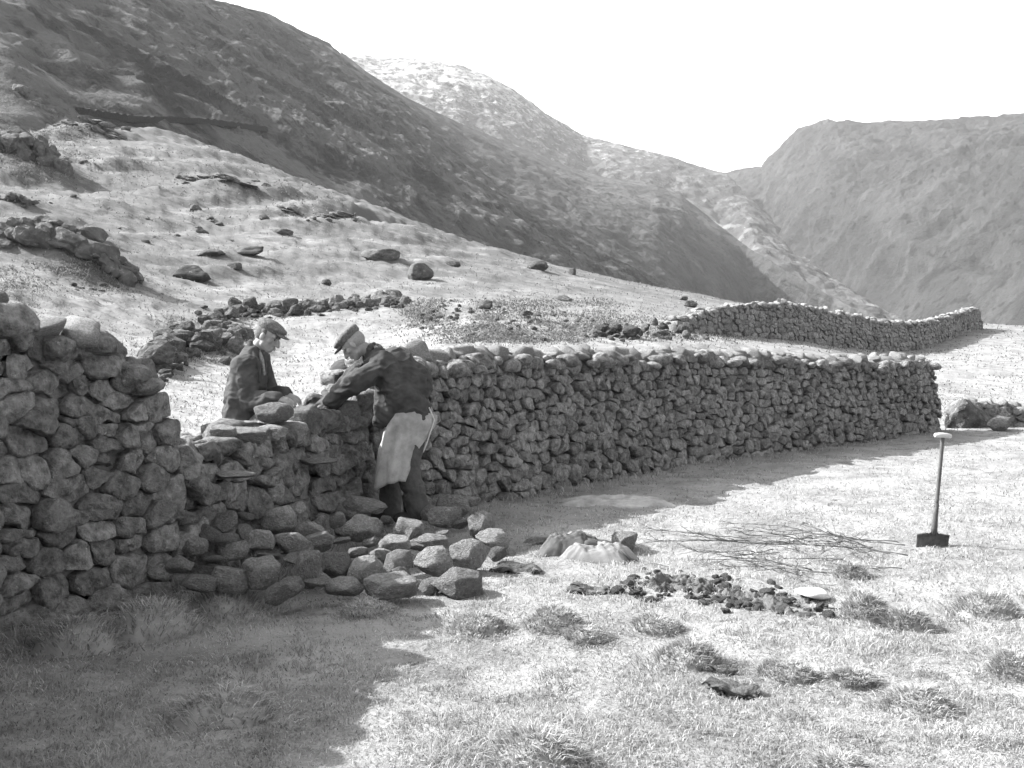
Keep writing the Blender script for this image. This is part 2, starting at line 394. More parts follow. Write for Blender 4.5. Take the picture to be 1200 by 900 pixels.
def rock_vf(seed, sub=3, cuts=13, amp=0.07, box=0.5):
    r = np.random.default_rng(seed)
    v, f = ICO[sub]; v = v.copy()
    m = np.max(np.abs(v), axis=1, keepdims=True)
    v = v * (1 - box) + (v / m) * 0.82 * box
    for k in range(cuts):
        n = r.normal(size=3); n /= np.linalg.norm(n); d = r.uniform(0.58, 0.9)
        o = v @ n - d
        v = v - np.where(o > 0, o, 0)[:, None] * n * 0.92
    nn = v / np.linalg.norm(v, axis=1, keepdims=True)
    v = v + nn * (amp * fbm(v * 2.2 + seed * 3.1, seed, 4, 0.55) + 0.35 * amp * (0.5 - np.abs(fbm(v * 5 + seed, seed + 7, 3))))[:, None]
    v -= (v.max(0) + v.min(0)) / 2
    v /= (v.max(0) - v.min(0)) / 2
    return v, f

def rock_mesh(name, seed, mat, sub=3, **k):
    v, f = rock_vf(seed, sub, **k)
    return mesh(name, v, f, mat)

ROCKS = [rock_mesh('stone', 100 + k, M['loose'], 4 if k else 4, cuts=15 + k % 6, box=0.3 + 0.06 * (k % 5), amp=0.11) for k in range(14)]
RUBBLE = [mesh('stone', *rock_vf(150 + k, 3, cuts=24, box=0.5, amp=0.2), M['rubble'], False) for k in range(10)]
COPES = [rock_mesh('cope_stone', 200 + k, M['cope'], 3, cuts=20, box=0.55, amp=0.13) for k in range(10)]
BOULD = [rock_mesh('boulder', 300 + k, M['boulder'], 4, cuts=9, box=0.3, amp=0.12) for k in range(6)]

def stone(me, loc, size, rz, label, cat, group=None, tilt=0.15, name='stone'):
    o = link(name, me, None, loc, (random.uniform(-tilt, tilt), random.uniform(-tilt, tilt), rz), size)
    return tag(o, label, cat, group)

# ---------------------------------------------------------------- dry stone walls
def catmull(P, n=40):
    P = np.asarray(P, float); P = np.concatenate([[2 * P[0] - P[1]], P, [2 * P[-1] - P[-2]]])
    out = []
    for k in range(1, len(P) - 2):
        t = np.linspace(0, 1, n, endpoint=False)[:, None]
        a, b, c, d = P[k - 1], P[k], P[k + 1], P[k + 2]
        out.append(0.5 * (2 * b + (c - a) * t + (2 * a - 5 * b + 4 * c - d) * t ** 2 + (3 * b - a - 3 * c + d) * t ** 3))
    out.append(P[-2][None]); return np.concatenate(out)

class Path:
    def __init__(s, P):
        s.p = catmull(P); d = np.linalg.norm(np.diff(s.p, axis=0), axis=1)
        s.u = np.concatenate([[0], np.cumsum(d)]); t = np.gradient(s.p, axis=0); t /= np.linalg.norm(t, axis=1)[:, None]
        s.t = t; s.n = np.stack([t[:, 1], -t[:, 0]], 1); s.L = s.u[-1]
        s.px = 600 + F * s.p[:, 0] / np.maximum(s.p[:, 1], 0.5)
        s.z = gz(s.p[:, 0], s.p[:, 1])
    def at(s, u):
        x = np.interp(u, s.u, s.p[:, 0]); y = np.interp(u, s.u, s.p[:, 1])
        nx = np.interp(u, s.u, s.n[:, 0]); ny = np.interp(u, s.u, s.n[:, 1]); return x, y, nx, ny
    def u_px(s, px): return float(np.interp(px, s.px, s.u))
    def gz(s, u): return np.interp(u, s.u, s.z)

def clip(poly, n, d):
    out = []
    for k in range(len(poly)):
        a, b = poly[k], poly[(k + 1) % len(poly)]
        da, db = a[0] * n[0] + a[1] * n[1] - d, b[0] * n[0] + b[1] * n[1] - d
        if da <= 0: out.append(a)
        if (da < 0 < db) or (db < 0 < da):
            t = da / (da - db); out.append((a[0] + (b[0] - a[0]) * t, a[1] + (b[1] - a[1]) * t))
    return out

def cells(u0, u1, top, r, su, sz, aniso=1.45):
    seeds = []
    z = -0.12
    while z < 2.3:
        big = 1.0 + 0.55 * max(0, 1 - z / 0.9)
        hz = sz * r.uniform(0.8, 1.25) * big
        u = u0 - su * r.uniform(0, 1)
        while u < u1 + su:
            wu = su * (r.uniform(0.45, 1.5) if r.random() < .88 else r.uniform(1.5, 2.1)) * big ** 0.8
            uu, zz = u + wu / 2, z + hz / 2 + r.normal() * hz * 0.22
            if r.random() < 0.2 and hz > 0.12:
                seeds.append((uu, zz - hz * .27)); seeds.append((uu + r.normal() * .03, zz + hz * .27))
            else: seeds.append((uu, zz))
            u += wu
        z += hz
    S = np.array(seeds); S = S[(S[:, 1] < top(S[:, 0]) - 0.02) & (S[:, 0] > u0) & (S[:, 0] < u1)]
    Q = S * [1, aniso]
    res = []
    for k in range(len(Q)):
        d2 = ((Q - Q[k]) ** 2).sum(1); nb = np.argsort(d2)[1:22]
        b = 0.6 * su + 0.12
        q = Q[k]; poly = [(q[0] - b, q[1] - b), (q[0] + b, q[1] - b), (q[0] + b, q[1] + b), (q[0] - b, q[1] + b)]
        for j in nb:
            n = Q[j] - q; mid = (Q[j] + q) / 2
            poly = clip(poly, n, n @ mid)
            if len(poly) < 3: break
        if len(poly) >= 3:
            poly = clip(poly, (0, 1), (float(top(S[k, :1])[0]) + r.uniform(-.02, .05)) * aniso)
            poly = clip(poly, (-1, 0), -(u0)) if poly else poly; poly = clip(poly, (1, 0), u1) if poly else poly
        if len(poly) >= 3: res.append(np.array(poly) / [1, aniso])
    return res

def wall_mesh(path, u0, u1, top, thick=0.75, batter=0.13, su=0.24, sz=0.15, seed=1, nper=16, gap=0.012, back_scale=1.5, both=True, relief=1.0, fill_step=0.22, fill_n=2, fill_s=1.0):
    r = np.random.default_rng(seed)
    V, Fc, T = [], [], []
    def add_face(front, su_, sz_, n_per):
        for poly in cells(u0, u1, top, r, su_, sz_):
            c = poly.mean(0); rad = np.sqrt(((poly - c) ** 2).sum(1)).mean()
            p = c + (poly - c) * max(0.5, 1 - gap / max(rad, 0.03))
            for _ in range(1):
                p = np.stack([0.86 * p + 0.14 * np.roll(p, -1, 0), 0.14 * p + 0.86 * np.roll(p, -1, 0)], 1).reshape(-1, 2)
            q = np.concatenate([p, p[:1]]); s = np.concatenate([[0], np.cumsum(np.linalg.norm(np.diff(q, axis=0), axis=1))])
            qq = np.linspace(0, s[-1], n_per, endpoint=False)
            p = np.stack([np.interp(qq, s, q[:, 0]), np.interp(qq, s, q[:, 1])], 1)
            off = r.normal() * 0.022 * relief; ta, tb = r.normal(size=2) * 0.16 * relief
            dome = r.uniform(0.012, 0.045) * min(1, rad / 0.09)
            rings = [(0.86, -0.30), (1.0, -0.06), (1.0, -0.012), (0.955, dome * .5), (0.86, dome * 0.75), (0.66, dome * 0.9), (0.40, dome), (0.18, dome)]
            b0 = V_cnt[0]; loc = []
            for sc, wd in rings:
                e = c + (p - c) * sc
                ww = wd + (off + ta * (e[:, 0] - c[0]) + tb * (e[:, 1] - c[1])) * (1 if wd > -0.2 else 0)
                loc.append(np.concatenate([e, ww[:, None]], 1))
            loc.append(np.array([[c[0], c[1], dome + off]]))
            loc = np.concatenate(loc)
            for _k in range(3):                    # hammered facets
                a_ = r.uniform(0, 6.28); sl = r.uniform(0.15, 0.6)
                g_ = (loc[:, 0] - c[0]) * math.cos(a_) + (loc[:, 1] - c[1]) * math.sin(a_)
                lim = off + dome * 0.9 - sl * (g_ - r.uniform(0.1, 0.55) * rad)
                loc[n_per * 2:, 2] = np.minimum(loc[n_per * 2:, 2], np.maximum(lim[n_per * 2:], -0.07))
            sd = r.uniform(0, 99)
            am = 0.022 * relief * min(1, rad / 0.08)
            nz = sum(np.stack([vn(loc * fq + sd, 1), vn(loc * fq + sd, 2), vn(loc * fq + sd, 3)], 1) * am * ka for fq, ka in ((8, 1), (19, .5), (41, .28)))
            nz[:n_per] = 0
            loc = loc + nz
            x, y, nx, ny = path.at(loc[:, 0])
            if front: dist = loc[:, 2] - batter * loc[:, 1]
            else: dist = -thick - loc[:, 2] + batter * loc[:, 1]
            wv = np.stack([x + nx * dist, y + ny * dist, loc[:, 1] + path.gz(loc[:, 0])], 1)
            V.append(wv); V_cnt[0] += len(wv)
            T.append(np.full(len(wv), r.random()))
            m = n_per
            for k in range(len(rings) - 1):
                for j in range(m):
                    jj = (j + 1) % m
                    f = (b0 + k * m + j, b0 + k * m + jj, b0 + (k + 1) * m + jj, b0 + (k + 1) * m + j)
                    Fc.append(f if front else f[::-1])
            Fc.append(tuple(b0 + j for j in range(m))[::-1] if front else tuple(b0 + j for j in range(m)))
            ce = b0 + len(rings) * m; k = len(rings) - 1
            for j in range(m):
                f = (b0 + k * m + j, b0 + k * m + (j + 1) % m, ce); Fc.append(f if front else f[::-1])
    V_cnt = [0]
    add_face(True, su, sz, nper)
    if both: add_face(False, su * back_scale, sz * back_scale, 10)
    # packing stones between the faces, seen from above
    for u in np.arange(u0 + .05, u1, fill_step):
        for q in range(fill_n):
            uu = u + r.uniform(-.08, .08); dd = -thick * r.uniform(0.12, 0.88); t = float(top(np.array([uu]))[0])
            x, y, nx, ny = path.at(uu); v, f = rock_vf(int(r.integers(40)), 2, cuts=10, box=.4)
            sz_f = r.uniform(.07, .15) * fill_s; an = r.uniform(0, 6.28); ca, sa = math.cos(an), math.sin(an)
            v = v * [sz_f * 1.4, sz_f, sz_f * .7]; v = v @ np.array([[ca, sa, 0], [-sa, ca, 0], [0, 0, 1]])
            v = v + [x + nx * dd, y + ny * dd, float(path.gz(uu)) + t - .05 + r.uniform(-.04, .05)]
            b0 = V_cnt[0]; V.append(v); V_cnt[0] += len(v); T.append(np.full(len(v), r.random()))
            Fc += [tuple(b0 + i for i in g) for g in f]
    # hearting between the two faces
    us = np.linspace(u0, u1, max(4, int((u1 - u0) / 0.25)))
    x, y, nx, ny = path.at(us); g = path.gz(us); tp = np.maximum(top(us) - 0.09, 0.05)
    prof = []; CO = 0.07
    b0 = V_cnt[0]
    for dist, zz in ((-CO, -0.15), (-CO - batter, None), (-thick + CO + batter, None), (-thick + CO, -0.15)):
        z = (np.full_like(tp, zz) if zz is not None else tp)
        dd = dist if zz is not None else (-CO - batter * tp if dist > -thick / 2 else -thick + CO + batter * tp)
        prof.append(np.stack([x + nx * dd, y + ny * dd, g + z], 1))
    core = np.concatenate(prof); m = len(us)
    V.append(core); T.append(np.full(len(core), 0.1))
    corefaces = []
    for k in range(3):
        for j in range(m - 1):
            corefaces.append((b0 + k * m + j, b0 + k * m + j + 1, b0 + (k + 1) * m + j + 1, b0 + (k + 1) * m + j))
    for e in (0, m - 1): corefaces.append(tuple(b0 + k * m + e for k in range(4)))
    return np.concatenate(V), Fc + corefaces, np.concatenate(T), len(Fc)

def wall(name, path, u0, u1, top, label, group, cope=0, cope_size=(0.10, 0.24, 0.13), cope_range=None, seed=1, wallname='stone_face', **k):
    x, y, nx, ny = path.at((u0 + u1) / 2)
    root = empty(name, (x, y, float(path.gz((u0 + u1) / 2))))
    V, Fc, T, nst = wall_mesh(path, u0, u1, top, seed=seed, **k)
    V = V - np.array(root.location)
    me = mesh(wallname, V, Fc, M['stone'], True, T)
    me.materials.append(M['core'])
    mi = np.zeros(len(me.polygons), np.int32); mi[nst:] = 1; me.polygons.foreach_set('material_index', mi)
    link(wallname, me, root)
    r = np.random.default_rng(seed + 77)
    th_ = k.get('thick', 0.75); bt = k.get('batter', 0.13)
    if cope:
        a, b = cope_range or (u0, u1)
        for q in range(cope):
            u = a + (q + 0.5 + r.uniform(-0.3, 0.3)) * (b - a) / cope
            x, y, nx, ny = path.at(u); t = float(top(np.array([u]))[0]); g = float(path.gz(u))
            hz = cope_size[2] * r.uniform(0.55, 1.35)
            dd = -th_ * 0.5 + r.uniform(-0.08, 0.12)
            ang = math.atan2(ny, nx)
            o = link('cope_stone', COPES[int(r.integers(len(COPES)))], root,
                     Vector((x + nx * dd, y + ny * dd, g + t + hz * 0.45)) - root.location,
                     (r.normal() * 0.25, r.normal() * 0.35, ang + r.normal() * 0.35),
                     (cope_size[1] * r.uniform(0.8, 1.2), cope_size[0] * r.uniform(0.7, 1.35), hz))
    tag(root, label, 'stone wall', group)
    return root

near = Path([(-2.6, 1.6), (-2.65, 3.2), (-2.78, 4.6), (-2.88, 6.1), (-2.22, 7.4), (-1.72, 8.5), (-1.08, 10.2), (0, 11.9), (2.36, 15.3), (5.74, 18.65), (8.35, 21.5)])
TOP = [(-2000, 1.8), (-300, 1.82), (0, 1.80), (40, 1.74), (100, 1.70), (145, 1.70), (158, 1.66), (168, 1.58), (188, 1.48), (206, 1.34), (220, 1.14), (228, 1.0), (234, 0.93),
       (300, 0.93), (330, 0.98), (380, 1.02), (425, 1.06), (440, 1.12), (452, 1.22), (466, 1.36), (478, 1.5), (600, 1.49), (800, 1.50), (900, 1.45), (1000, 1.36), (1070, 1.33), (1106, 1.28), (1200, 1.2)]
def near_top(u):
    u = np.asarray(u, float)
    return np.interp(np.interp(u, near.u, near.px), [a for a, _ in TOP], [b for _, b in TOP]) + 0.04 * np.sin(u * 5.1) * np.sin(u * 2.3)
uA, uB = near.u_px(226), near.u_px(452)
wall('stone_wall', near, 0.0, uA, near_top, 'tall broken end of dry stone wall filling the left side', 'dry stone walls',
     cope=26, cope_size=(0.14, 0.19, 0.11), cope_range=(0.1, near.u_px(168)), seed=4, su=0.20, sz=0.118, nper=24, gap=0.004, relief=1.15, fill_n=3, fill_step=.18)
wall('stone_wall', near, uA, uB, near_top, 'low gap in the dry stone wall being rebuilt between the men', 'dry stone walls',
     seed=9, su=0.23, sz=0.11, nper=24, gap=0.005, relief=1.4, thick=0.8, fill_n=3, fill_step=.14)
wall('stone_wall', near, uB, near.L, near_top, 'long shaded dry stone wall running from the bending man to the field corner', 'dry stone walls',
     cope=96, cope_range=(near.u_px(477), near.L), cope_size=(0.105, 0.15, 0.095), seed=15, su=0.165, sz=0.105, nper=14, gap=0.004, relief=1.05, fill_n=3, fill_step=.16, fill_s=.85, back_scale=2)

def pd(px, d): return ((px - 600) / F * d, d)
farw = Path([pd(795, 43), pd(850, 46), pd(930, 50), pd(1000, 55), pd(1070, 62), pd(1110, 69), pd(1152, 79)])
def far_top(u):
    u = np.asarray(u, float)
    return np.interp(np.interp(u, farw.u, farw.px), [700, 795, 850, 930, 1000, 1100, 1155], [0.3, 0.35, 1.15, 1.65, 1.65, 1.45, 1.35]) + 0.06 * np.sin(u * 3)
wall('stone_wall', farw, 0, farw.L, far_top, 'distant dry stone wall climbing over the rise behind the long wall', 'dry stone walls',
     cope=95, cope_size=(0.17, 0.18, 0.09), seed=21, su=0.30, sz=0.19, nper=8, gap=0.012, relief=1.2, back_scale=2, fill_n=1, fill_step=.5, fill_s=1.5)
loww = Path([(8.75, 21.9), (9.6, 22.4), (10.6, 22.6), (12.2, 22.7), (14.5, 23.0)])
wall('stone_wall', loww, 0.5, loww.L, lambda u: 0.40 + 0.06 * np.sin(np.asarray(u) * 2.2), 'low tumbled dry stone wall at the right edge beyond the spade', 'dry stone walls',
     cope=40, cope_size=(0.09, 0.14, 0.08), seed=26, su=0.18, sz=0.12, nper=12, relief=1.4, thick=0.6)
# wall high on the fellside
hp = [hit(px, py) for px, py in ((90, 131), (130, 137), (165, 141), (200, 141), (240, 143), (275, 147), (312, 152))]
if all(h is not None for h in hp):
    V, Fc = [], []
    pts = catmull(np.array([list(h) for h in hp]), 14)
    for k, p in enumerate(pts):
        t = pts[min(k + 1, len(pts) - 1)] - pts[max(k - 1, 0)]; n = np.array([t[1], -t[0], 0]); n /= np.linalg.norm(n)
        hgt = 0.9 + 0.1 * math.sin(k * 1.7) + 0.1 * math.sin(k * 4.1)
        for a, z in ((0.5, -0.5), (0.3, hgt * .75), (-0.3, hgt * .75 + .1), (-0.5, -0.5)): V.append(p + n * a + np.array([0, 0, z]))
        if k:
            for j in range(3): Fc.append((4 * k - 4 + j, 4 * k + j, 4 * k + j + 1, 4 * k - 3 + j))
    Fc += [(0, 1, 2, 3), tuple(range(len(V) - 4, len(V)))]
    o = link('stone_wall', mesh('stone_wall', V, Fc, material('shaded_wall_stone', 0.012, 0.03, 3), False)); tag(o, 'thin dark boundary wall crossing high on the left fellside', 'stone wall', 'dry stone walls')  # shade on the wall's near face is put into this near-black stone colour

# ---------------------------------------------------------------- tumbled stones at the foot of the gap
def wall_side(x, y):
    """signed distance to the near wall's front face (positive = the camera's side) and path u"""
    x = np.asarray(x, float); y = np.asarray(y, float)
    d2 = (x[..., None] - near.p[:, 0]) ** 2 + (y[..., None] - near.p[:, 1]) ** 2
    k = d2.argmin(-1)
    s = (x - near.p[k, 0]) * near.n[k, 0] + (y - near.p[k, 1]) * near.n[k, 1]
    return s, near.u[k], np.sqrt(d2.min(-1))

def heap_z(x, y):
    s, u, d = wall_side(np.array([x]), np.array([y]))
    px = np.interp(u[0], near.u, near.px)
    am = np.interp(px, [60, 200, 300, 470, 560, 640], [0.10, 0.30, 0.42, 0.30, 0.12, 0.0])
    return gz1(x, y) + am * max(0.0, 1 - max(s[0], 0) / 1.7)

def on_heap(px, py):
    a = (px - 600) / F; b = (py - HY) / F
    d = CH / b
    for _ in range(12):
        z = heap_z(a * d, d); d = 0.5 * d + 0.5 * (CH - z) / b
    return Vector((a * d, d, CH - b * d))

big = [  # centre px, py, width, height in photo pixels, label
    (534, 686, 62, 40, 'large rounded stone nearest the camera at the edge of the sunlight'),
    (548, 652, 44, 40, 'upright pointed stone behind the large rounded stone'),
    (507, 660, 48, 36, 'blocky split stone with pale top in front of the boots'),
    (466, 661, 36, 32, 'knobbly small boulder below the bending man in the tumble'),
    (456, 690, 64, 28, 'long low stone at the front edge of the tumble'),
    (424, 672, 44, 38, 'rounded triangular stone in the front of the tumble'),
    (394, 665, 38, 36, 'pale faced stone leaning in the tumble'),
    (359, 668, 34, 46, 'tall lichen spotted stone standing on end'),
    (340, 641, 44, 32, 'rounded stone with a pale streak against the gap'),
    (301, 637, 44, 30, 'flat topped stone lying at the left of the tumble'),
    (477, 624, 40, 34, 'smooth rounded stone directly below the boots'),
    (520, 607, 42, 26, 'low broad stone to the right of the boots'),
    (421, 620, 46, 32, 'lichen marked block at the foot of the gap'),
    (461, 640, 38, 26, 'squat stone in the middle of the tumble'),
    (500, 636, 48, 20, 'thin flat slab lying between rounded stones'),
    (564, 616, 32, 36, 'upright shaded stone leaning against the long wall'),
    (577, 632, 42, 22, 'flat shaded stone right of the tumble'),
    (583, 650, 22, 18, 'small grey stone alone on the shade line'),
    (304, 674, 46, 38, 'broad dark stone at the lower left of the tumble'),
    (338, 690, 34, 26, 'mossy stone half sunk in the grass left of the tumble')]
for k, (px, py, wd, ht, lb) in enumerate(big):
    p = on_heap(px, py + ht * 0.42)
    sx, sz = wd * p.y / F / 2, ht * p.y / F / 2
    stone(ROCKS[k % 14], p + Vector((0, sx * 0.6, sz * 0.80)), (sx, sx * random.uniform(0.75, 1.0), sz), random.uniform(-0.35, 0.35), lb, 'stone', 'stones tumbled at the foot of the gap', 0.1)
fill = [(px + random.uniform(-8, 8), py + random.uniform(-5, 5)) for px, py in
        ((280, 655), (320, 655), (375, 645), (400, 635), (440, 640), (360, 625), (390, 610), (430, 600), (455, 610), (495, 610), (330, 620), (290, 610), (265, 640), (380, 690),
         (405, 695), (320, 700), (485, 645), (445, 662), (410, 650), (500, 690), (480, 700), (350, 605), (300, 590), (375, 665), (540, 625), (255, 665), (275, 690),
         (240, 690), (236, 600), (248, 632), (228, 650), (262, 590), (285, 628), (215, 672), (520, 630), (436, 625), (480, 678), (310, 655), (400, 590), (260, 615), (345, 655), (535, 600), (555, 590))]
for px, py in fill:
    p = on_heap(px, py); s = random.uniform(0.06, 0.13)
    stone(random.choice(ROCKS), p + Vector((0, 0.05, s * 0.30)), (s * random.uniform(0.9, 1.5), s * random.uniform(.7, 1.1), s * random.choice((.3, .5, .7, .9))), random.uniform(0, 6), 'small loose stone wedged among the tumbled stones below the gap', 'stone', 'small stones filling the tumble', 0.4)
# stones lying on top of the half built courses
def on_top(px, py, d): return pt(px, py, d)
tops = [(321, 484, 46, 26, 9.25, 'square block under the standing man\'s hands'),
        (356, 492, 40, 34, 9.45, 'pointed stone in the middle of the gap being set in place'),
        (287, 512, 62, 26, 8.85, 'broad sunlit slab on the left of the gap'),
        (335, 508, 54, 36, 9.2, 'large wedge shaped stone on top of the gap'),
        (262, 506, 34, 18, 9.0, 'small pale slab at the broken wall end'),
        (404, 482, 44, 26, 10.0, 'stone beneath the bending man\'s arm on the gap'),
        (386, 495, 34, 30, 9.8, 'dark stone right of the pointed stone on the gap'),
        (430, 490, 34, 32, 10.1, 'stone in front of the bending man\'s chest')]
for k, (px, py, wd, ht, d, lb) in enumerate(tops):
    d = near.at(near.u_px(px))[1] + 0.42; p = on_top(px, py, d); sx, sz = wd * d / F / 2, ht * d / F / 2
    stone(ROCKS[(k * 3 + 1) % 14], p, (sx, sx * 0.95, sz), random.uniform(-0.3, 0.3), lb, 'stone', 'stones on top of the gap', 0.12)
for (px, py, wd, lb) in ((273, 556, 52, 'thin slab jutting from the gap below the broad slab'), (372, 540, 46, 'thin pale slab jutting from the middle of the gap')):
    u = near.u_px(px); x, y, nx, ny = near.at(u); d = y; p = pt(px, py, d - 0.02)
    stone(ROCKS[5], p, (wd * d / F / 2, 0.16, 0.028), math.atan2(ny, nx) + math.pi / 2, lb, 'stone', 'stones on top of the gap', 0.06)

# ---------------------------------------------------------------- boulders and rubble on the hillside
def boulder(px, py, wd, ht, lb, k, grp='boulders on the hillside', sink=0.25):
    h = hit(px, py, False)
    if h is None: return
    d = h.y; sx, sz = wd * d / F / 2, ht * d / F / 2
    o = link('boulder', BOULD[k % 6], None, h + Vector((0, sx * 0.5, sz * (1 - sink))), (random.uniform(-.1, .1), random.uniform(-.1, .1), random.uniform(-.5, .5)), (sx, sx * 0.9, sz * 1.1))
    tag(o, lb, 'boulder', grp)
boulder(492, 328, 30, 22, 'dark round boulder alone in the middle of the bright slope', 0)
boulder(224, 329, 44, 20, 'wide low boulder on the slope above the broken wall', 1)
boulder(274, 315, 18, 9, 'small dark boulder right of the wide low boulder', 2)
boulder(445, 304, 40, 15, 'flat heap-like boulder upslope of the round boulder', 3)
boulder(103, 281, 34, 16, 'dark boulder above the crag on the left slope', 4)
boulder(630, 316, 26, 12, 'low dark boulder near the crest of the bright slope', 5)
boulder(671, 322, 9, 9, 'small upright stone near the crest of the bright slope', 2)
boulder(662, 353, 22, 8, 'flat dark stone below the crest stones', 1)
boulder(802, 352, 12, 6, 'upper of two small dark stones on the right of the slope', 3)
boulder(810, 360, 16, 9, 'lower of two small dark stones on the right of the slope', 0)
boulder(382, 334, 12, 8, 'small stone midway between the wide boulder and the round boulder', 5)
boulder(568, 362, 22, 11, 'grey boulder beside the grassy mound behind the bending man', 4)
boulder(530, 312, 20, 7, 'low flat stone right of the round boulder', 2)
boulder(285, 298, 50, 11, 'long low rock ledge on the slope above the small dark boulder', 4)
boulder(245, 300, 34, 9, 'low rock ledge above the wide low boulder', 5)
boulder(618, 370, 14, 7, 'small stone at the top of the grassy mound', 0)
boulder(228, 247, 14, 8, 'small stone high on the left slope', 1)
boulder(330, 275, 22, 8, 'low dark stone beside the rocky shelf high on the slope', 3)

# crags: outcrops of broken ledges breaking the turf
def crag(px, py, wd, ht, d, lb, seed, n=34, dip=0.25):
    r = np.random.default_rng(seed); cx, cy = (px - 600) / F * d, d
    W, H = wd * d / F / 2, ht * d / F; V, Fc, nv = [], [], 0
    for _ in range(n):
        u, q = r.uniform(-1, 1), r.uniform(-1, 1)
        sx = W * r.uniform(.10, .30); sz = H * r.uniform(.12, .34)
        v, f = rock_vf(int(r.integers(60)), 3, cuts=22, amp=.22, box=.55)
        a = r.normal() * .5; ca, sa = math.cos(a), math.sin(a)
        v = v * [sx, sx * r.uniform(.6, 1), sz]; v[:, 2] -= dip * v[:, 0]
        v = v @ np.array([[ca, sa, 0], [-sa, ca, 0], [0, 0, 1]])
        x, y = cx + u * W, cy + q * W * .35 + u * W * .1
        z = gz1(x, y) + H * .5 * max(0, 1 - u * u) * r.uniform(0, .9) + sz * .1
        V.append(v + [x, y, z]); Fc += [[i + nv for i in g] for g in f]; nv += len(v)
    o = link('rock_outcrop', mesh('rock_outcrop', np.concatenate(V), Fc, M['boulder'], False)); tag(o, lb, 'rock outcrop', 'rock outcrops on the slope')
crag(78, 330, 150, 44, 47, 'long dark rock outcrop on the left slope above the wall', 51, 60)
crag(26, 188, 100, 40, 106, 'large dark crag high at the left edge', 52, 44)
crag(0, 242, 60, 20, 75, 'dark rock shelf at the left edge below the high crag', 53, 24)
crag(22, 132, 80, 30, 162, 'topmost dark crag at the left edge under the fell', 54, 34)
crag(112, 150, 80, 12, 158, 'low broken crag right of the topmost crag', 55, 24)
crag(252, 208, 90, 9, 118, 'long thin rock shelf on the upper slope', 56, 26)
crag(368, 250, 80, 8, 106, 'thin rock shelf lower down the upper slope', 57, 22)

# broken rock on the crags
for (px, py, wx, wy, n, lb, grp) in ((120, 338, 30, 6, 9, 'broken rock on the long outcrop above the wall', 'rocks on the long outcrop'),
                                     (75, 192, 28, 8, 8, 'broken rock on the large crag at the left edge', 'rocks on the large crag'),
                                     (20, 238, 28, 7, 9, 'broken rock on the shelf below the large crag', 'rocks on the shelf'),
                                     (100, 150, 50, 6, 9, 'broken rock on the topmost crags under the fell', 'rocks on the topmost crags'),
                                     (265, 212, 50, 5, 9, 'broken rock along the upper shelf of the slope', 'rocks on the upper shelf'),
                                     (385, 256, 50, 5, 8, 'broken rock along the lower shelf of the slope', 'rocks on the lower shelf'),
                                     (230, 270, 130, 30, 12, 'rock breaking the turf in the middle of the left slope', 'rocks on the left slope')):
    for _ in range(n):
        qx, qy = px + random.gauss(0, wx * .6), py + random.gauss(0, wy * .6)
        h = hit(qx, qy, False)
        if h is None: continue
        e = random.uniform(1.5, 5.5) * h.y / F
        o = link('boulder', random.choice(BOULD), None, h + Vector((0, 0, e * .1)), (random.uniform(-.3, .3), random.uniform(-.3, .3), random.uniform(0, 6)), (e * random.uniform(1, 1.9), e, e * random.uniform(.45, .8)))
        tag(o, lb, 'boulder', grp)

SPREAD = []
def rubble(line, width, n, smin, smax, lb, grp):
    SPREAD.append((line, width, smax, max(60, int(n * 1.6))))
    P = np.array(line, float); s = np.concatenate([[0], np.cumsum(np.linalg.norm(np.diff(P, axis=0), axis=1))])
    for _ in range(n):
        q = random.uniform(0, s[-1]); px = np.interp(q, s, P[:, 0]); py = np.interp(q, s, P[:, 1]) + random.gauss(0, 0.4) * width
        h = hit(px + random.gauss(0, 4), py, False)
        if h is None: continue
        e = random.uniform(smin, smax) * (1.5 if random.random() < 0.15 else 1)
        z = e * random.uniform(0.1, 0.9)
        o = link('stone', random.choice(RUBBLE), None, h + Vector((0, 0, z)), (random.uniform(-.5, .5), random.uniform(-.5, .5), random.uniform(0, 6)),
                 (e * random.uniform(0.9, 1.4), e, e * random.uniform(0.6, 1.0)))
        tag(o, lb, 'stone', grp)
rubble([(185, 428), (205, 410), (235, 396), (262, 388), (280, 400)], 22, 82, 0.12, 0.30, 'loose stone in the old rubble bank behind the standing man', 'rubble bank behind the standing man')
rubble([(262, 368), (290, 366), (340, 364), (400, 360), (440, 356), (475, 354)], 6, 86, 0.13, 0.30, 'loose stone in the rubble line above the men\'s heads', 'rubble line above the men')
rubble([(700, 392), (760, 392), (820, 388), (880, 382), (945, 374)], 9, 62, 0.08, 0.22, 'loose stone scattered along the foot of the distant wall', 'rubble beside the distant wall')
rubble([(1118, 500), (1150, 500), (1200, 498)], 3, 10, 0.12, 0.25, 'loose stone fallen from the low wall at the right edge', 'stones fallen from the low wall')

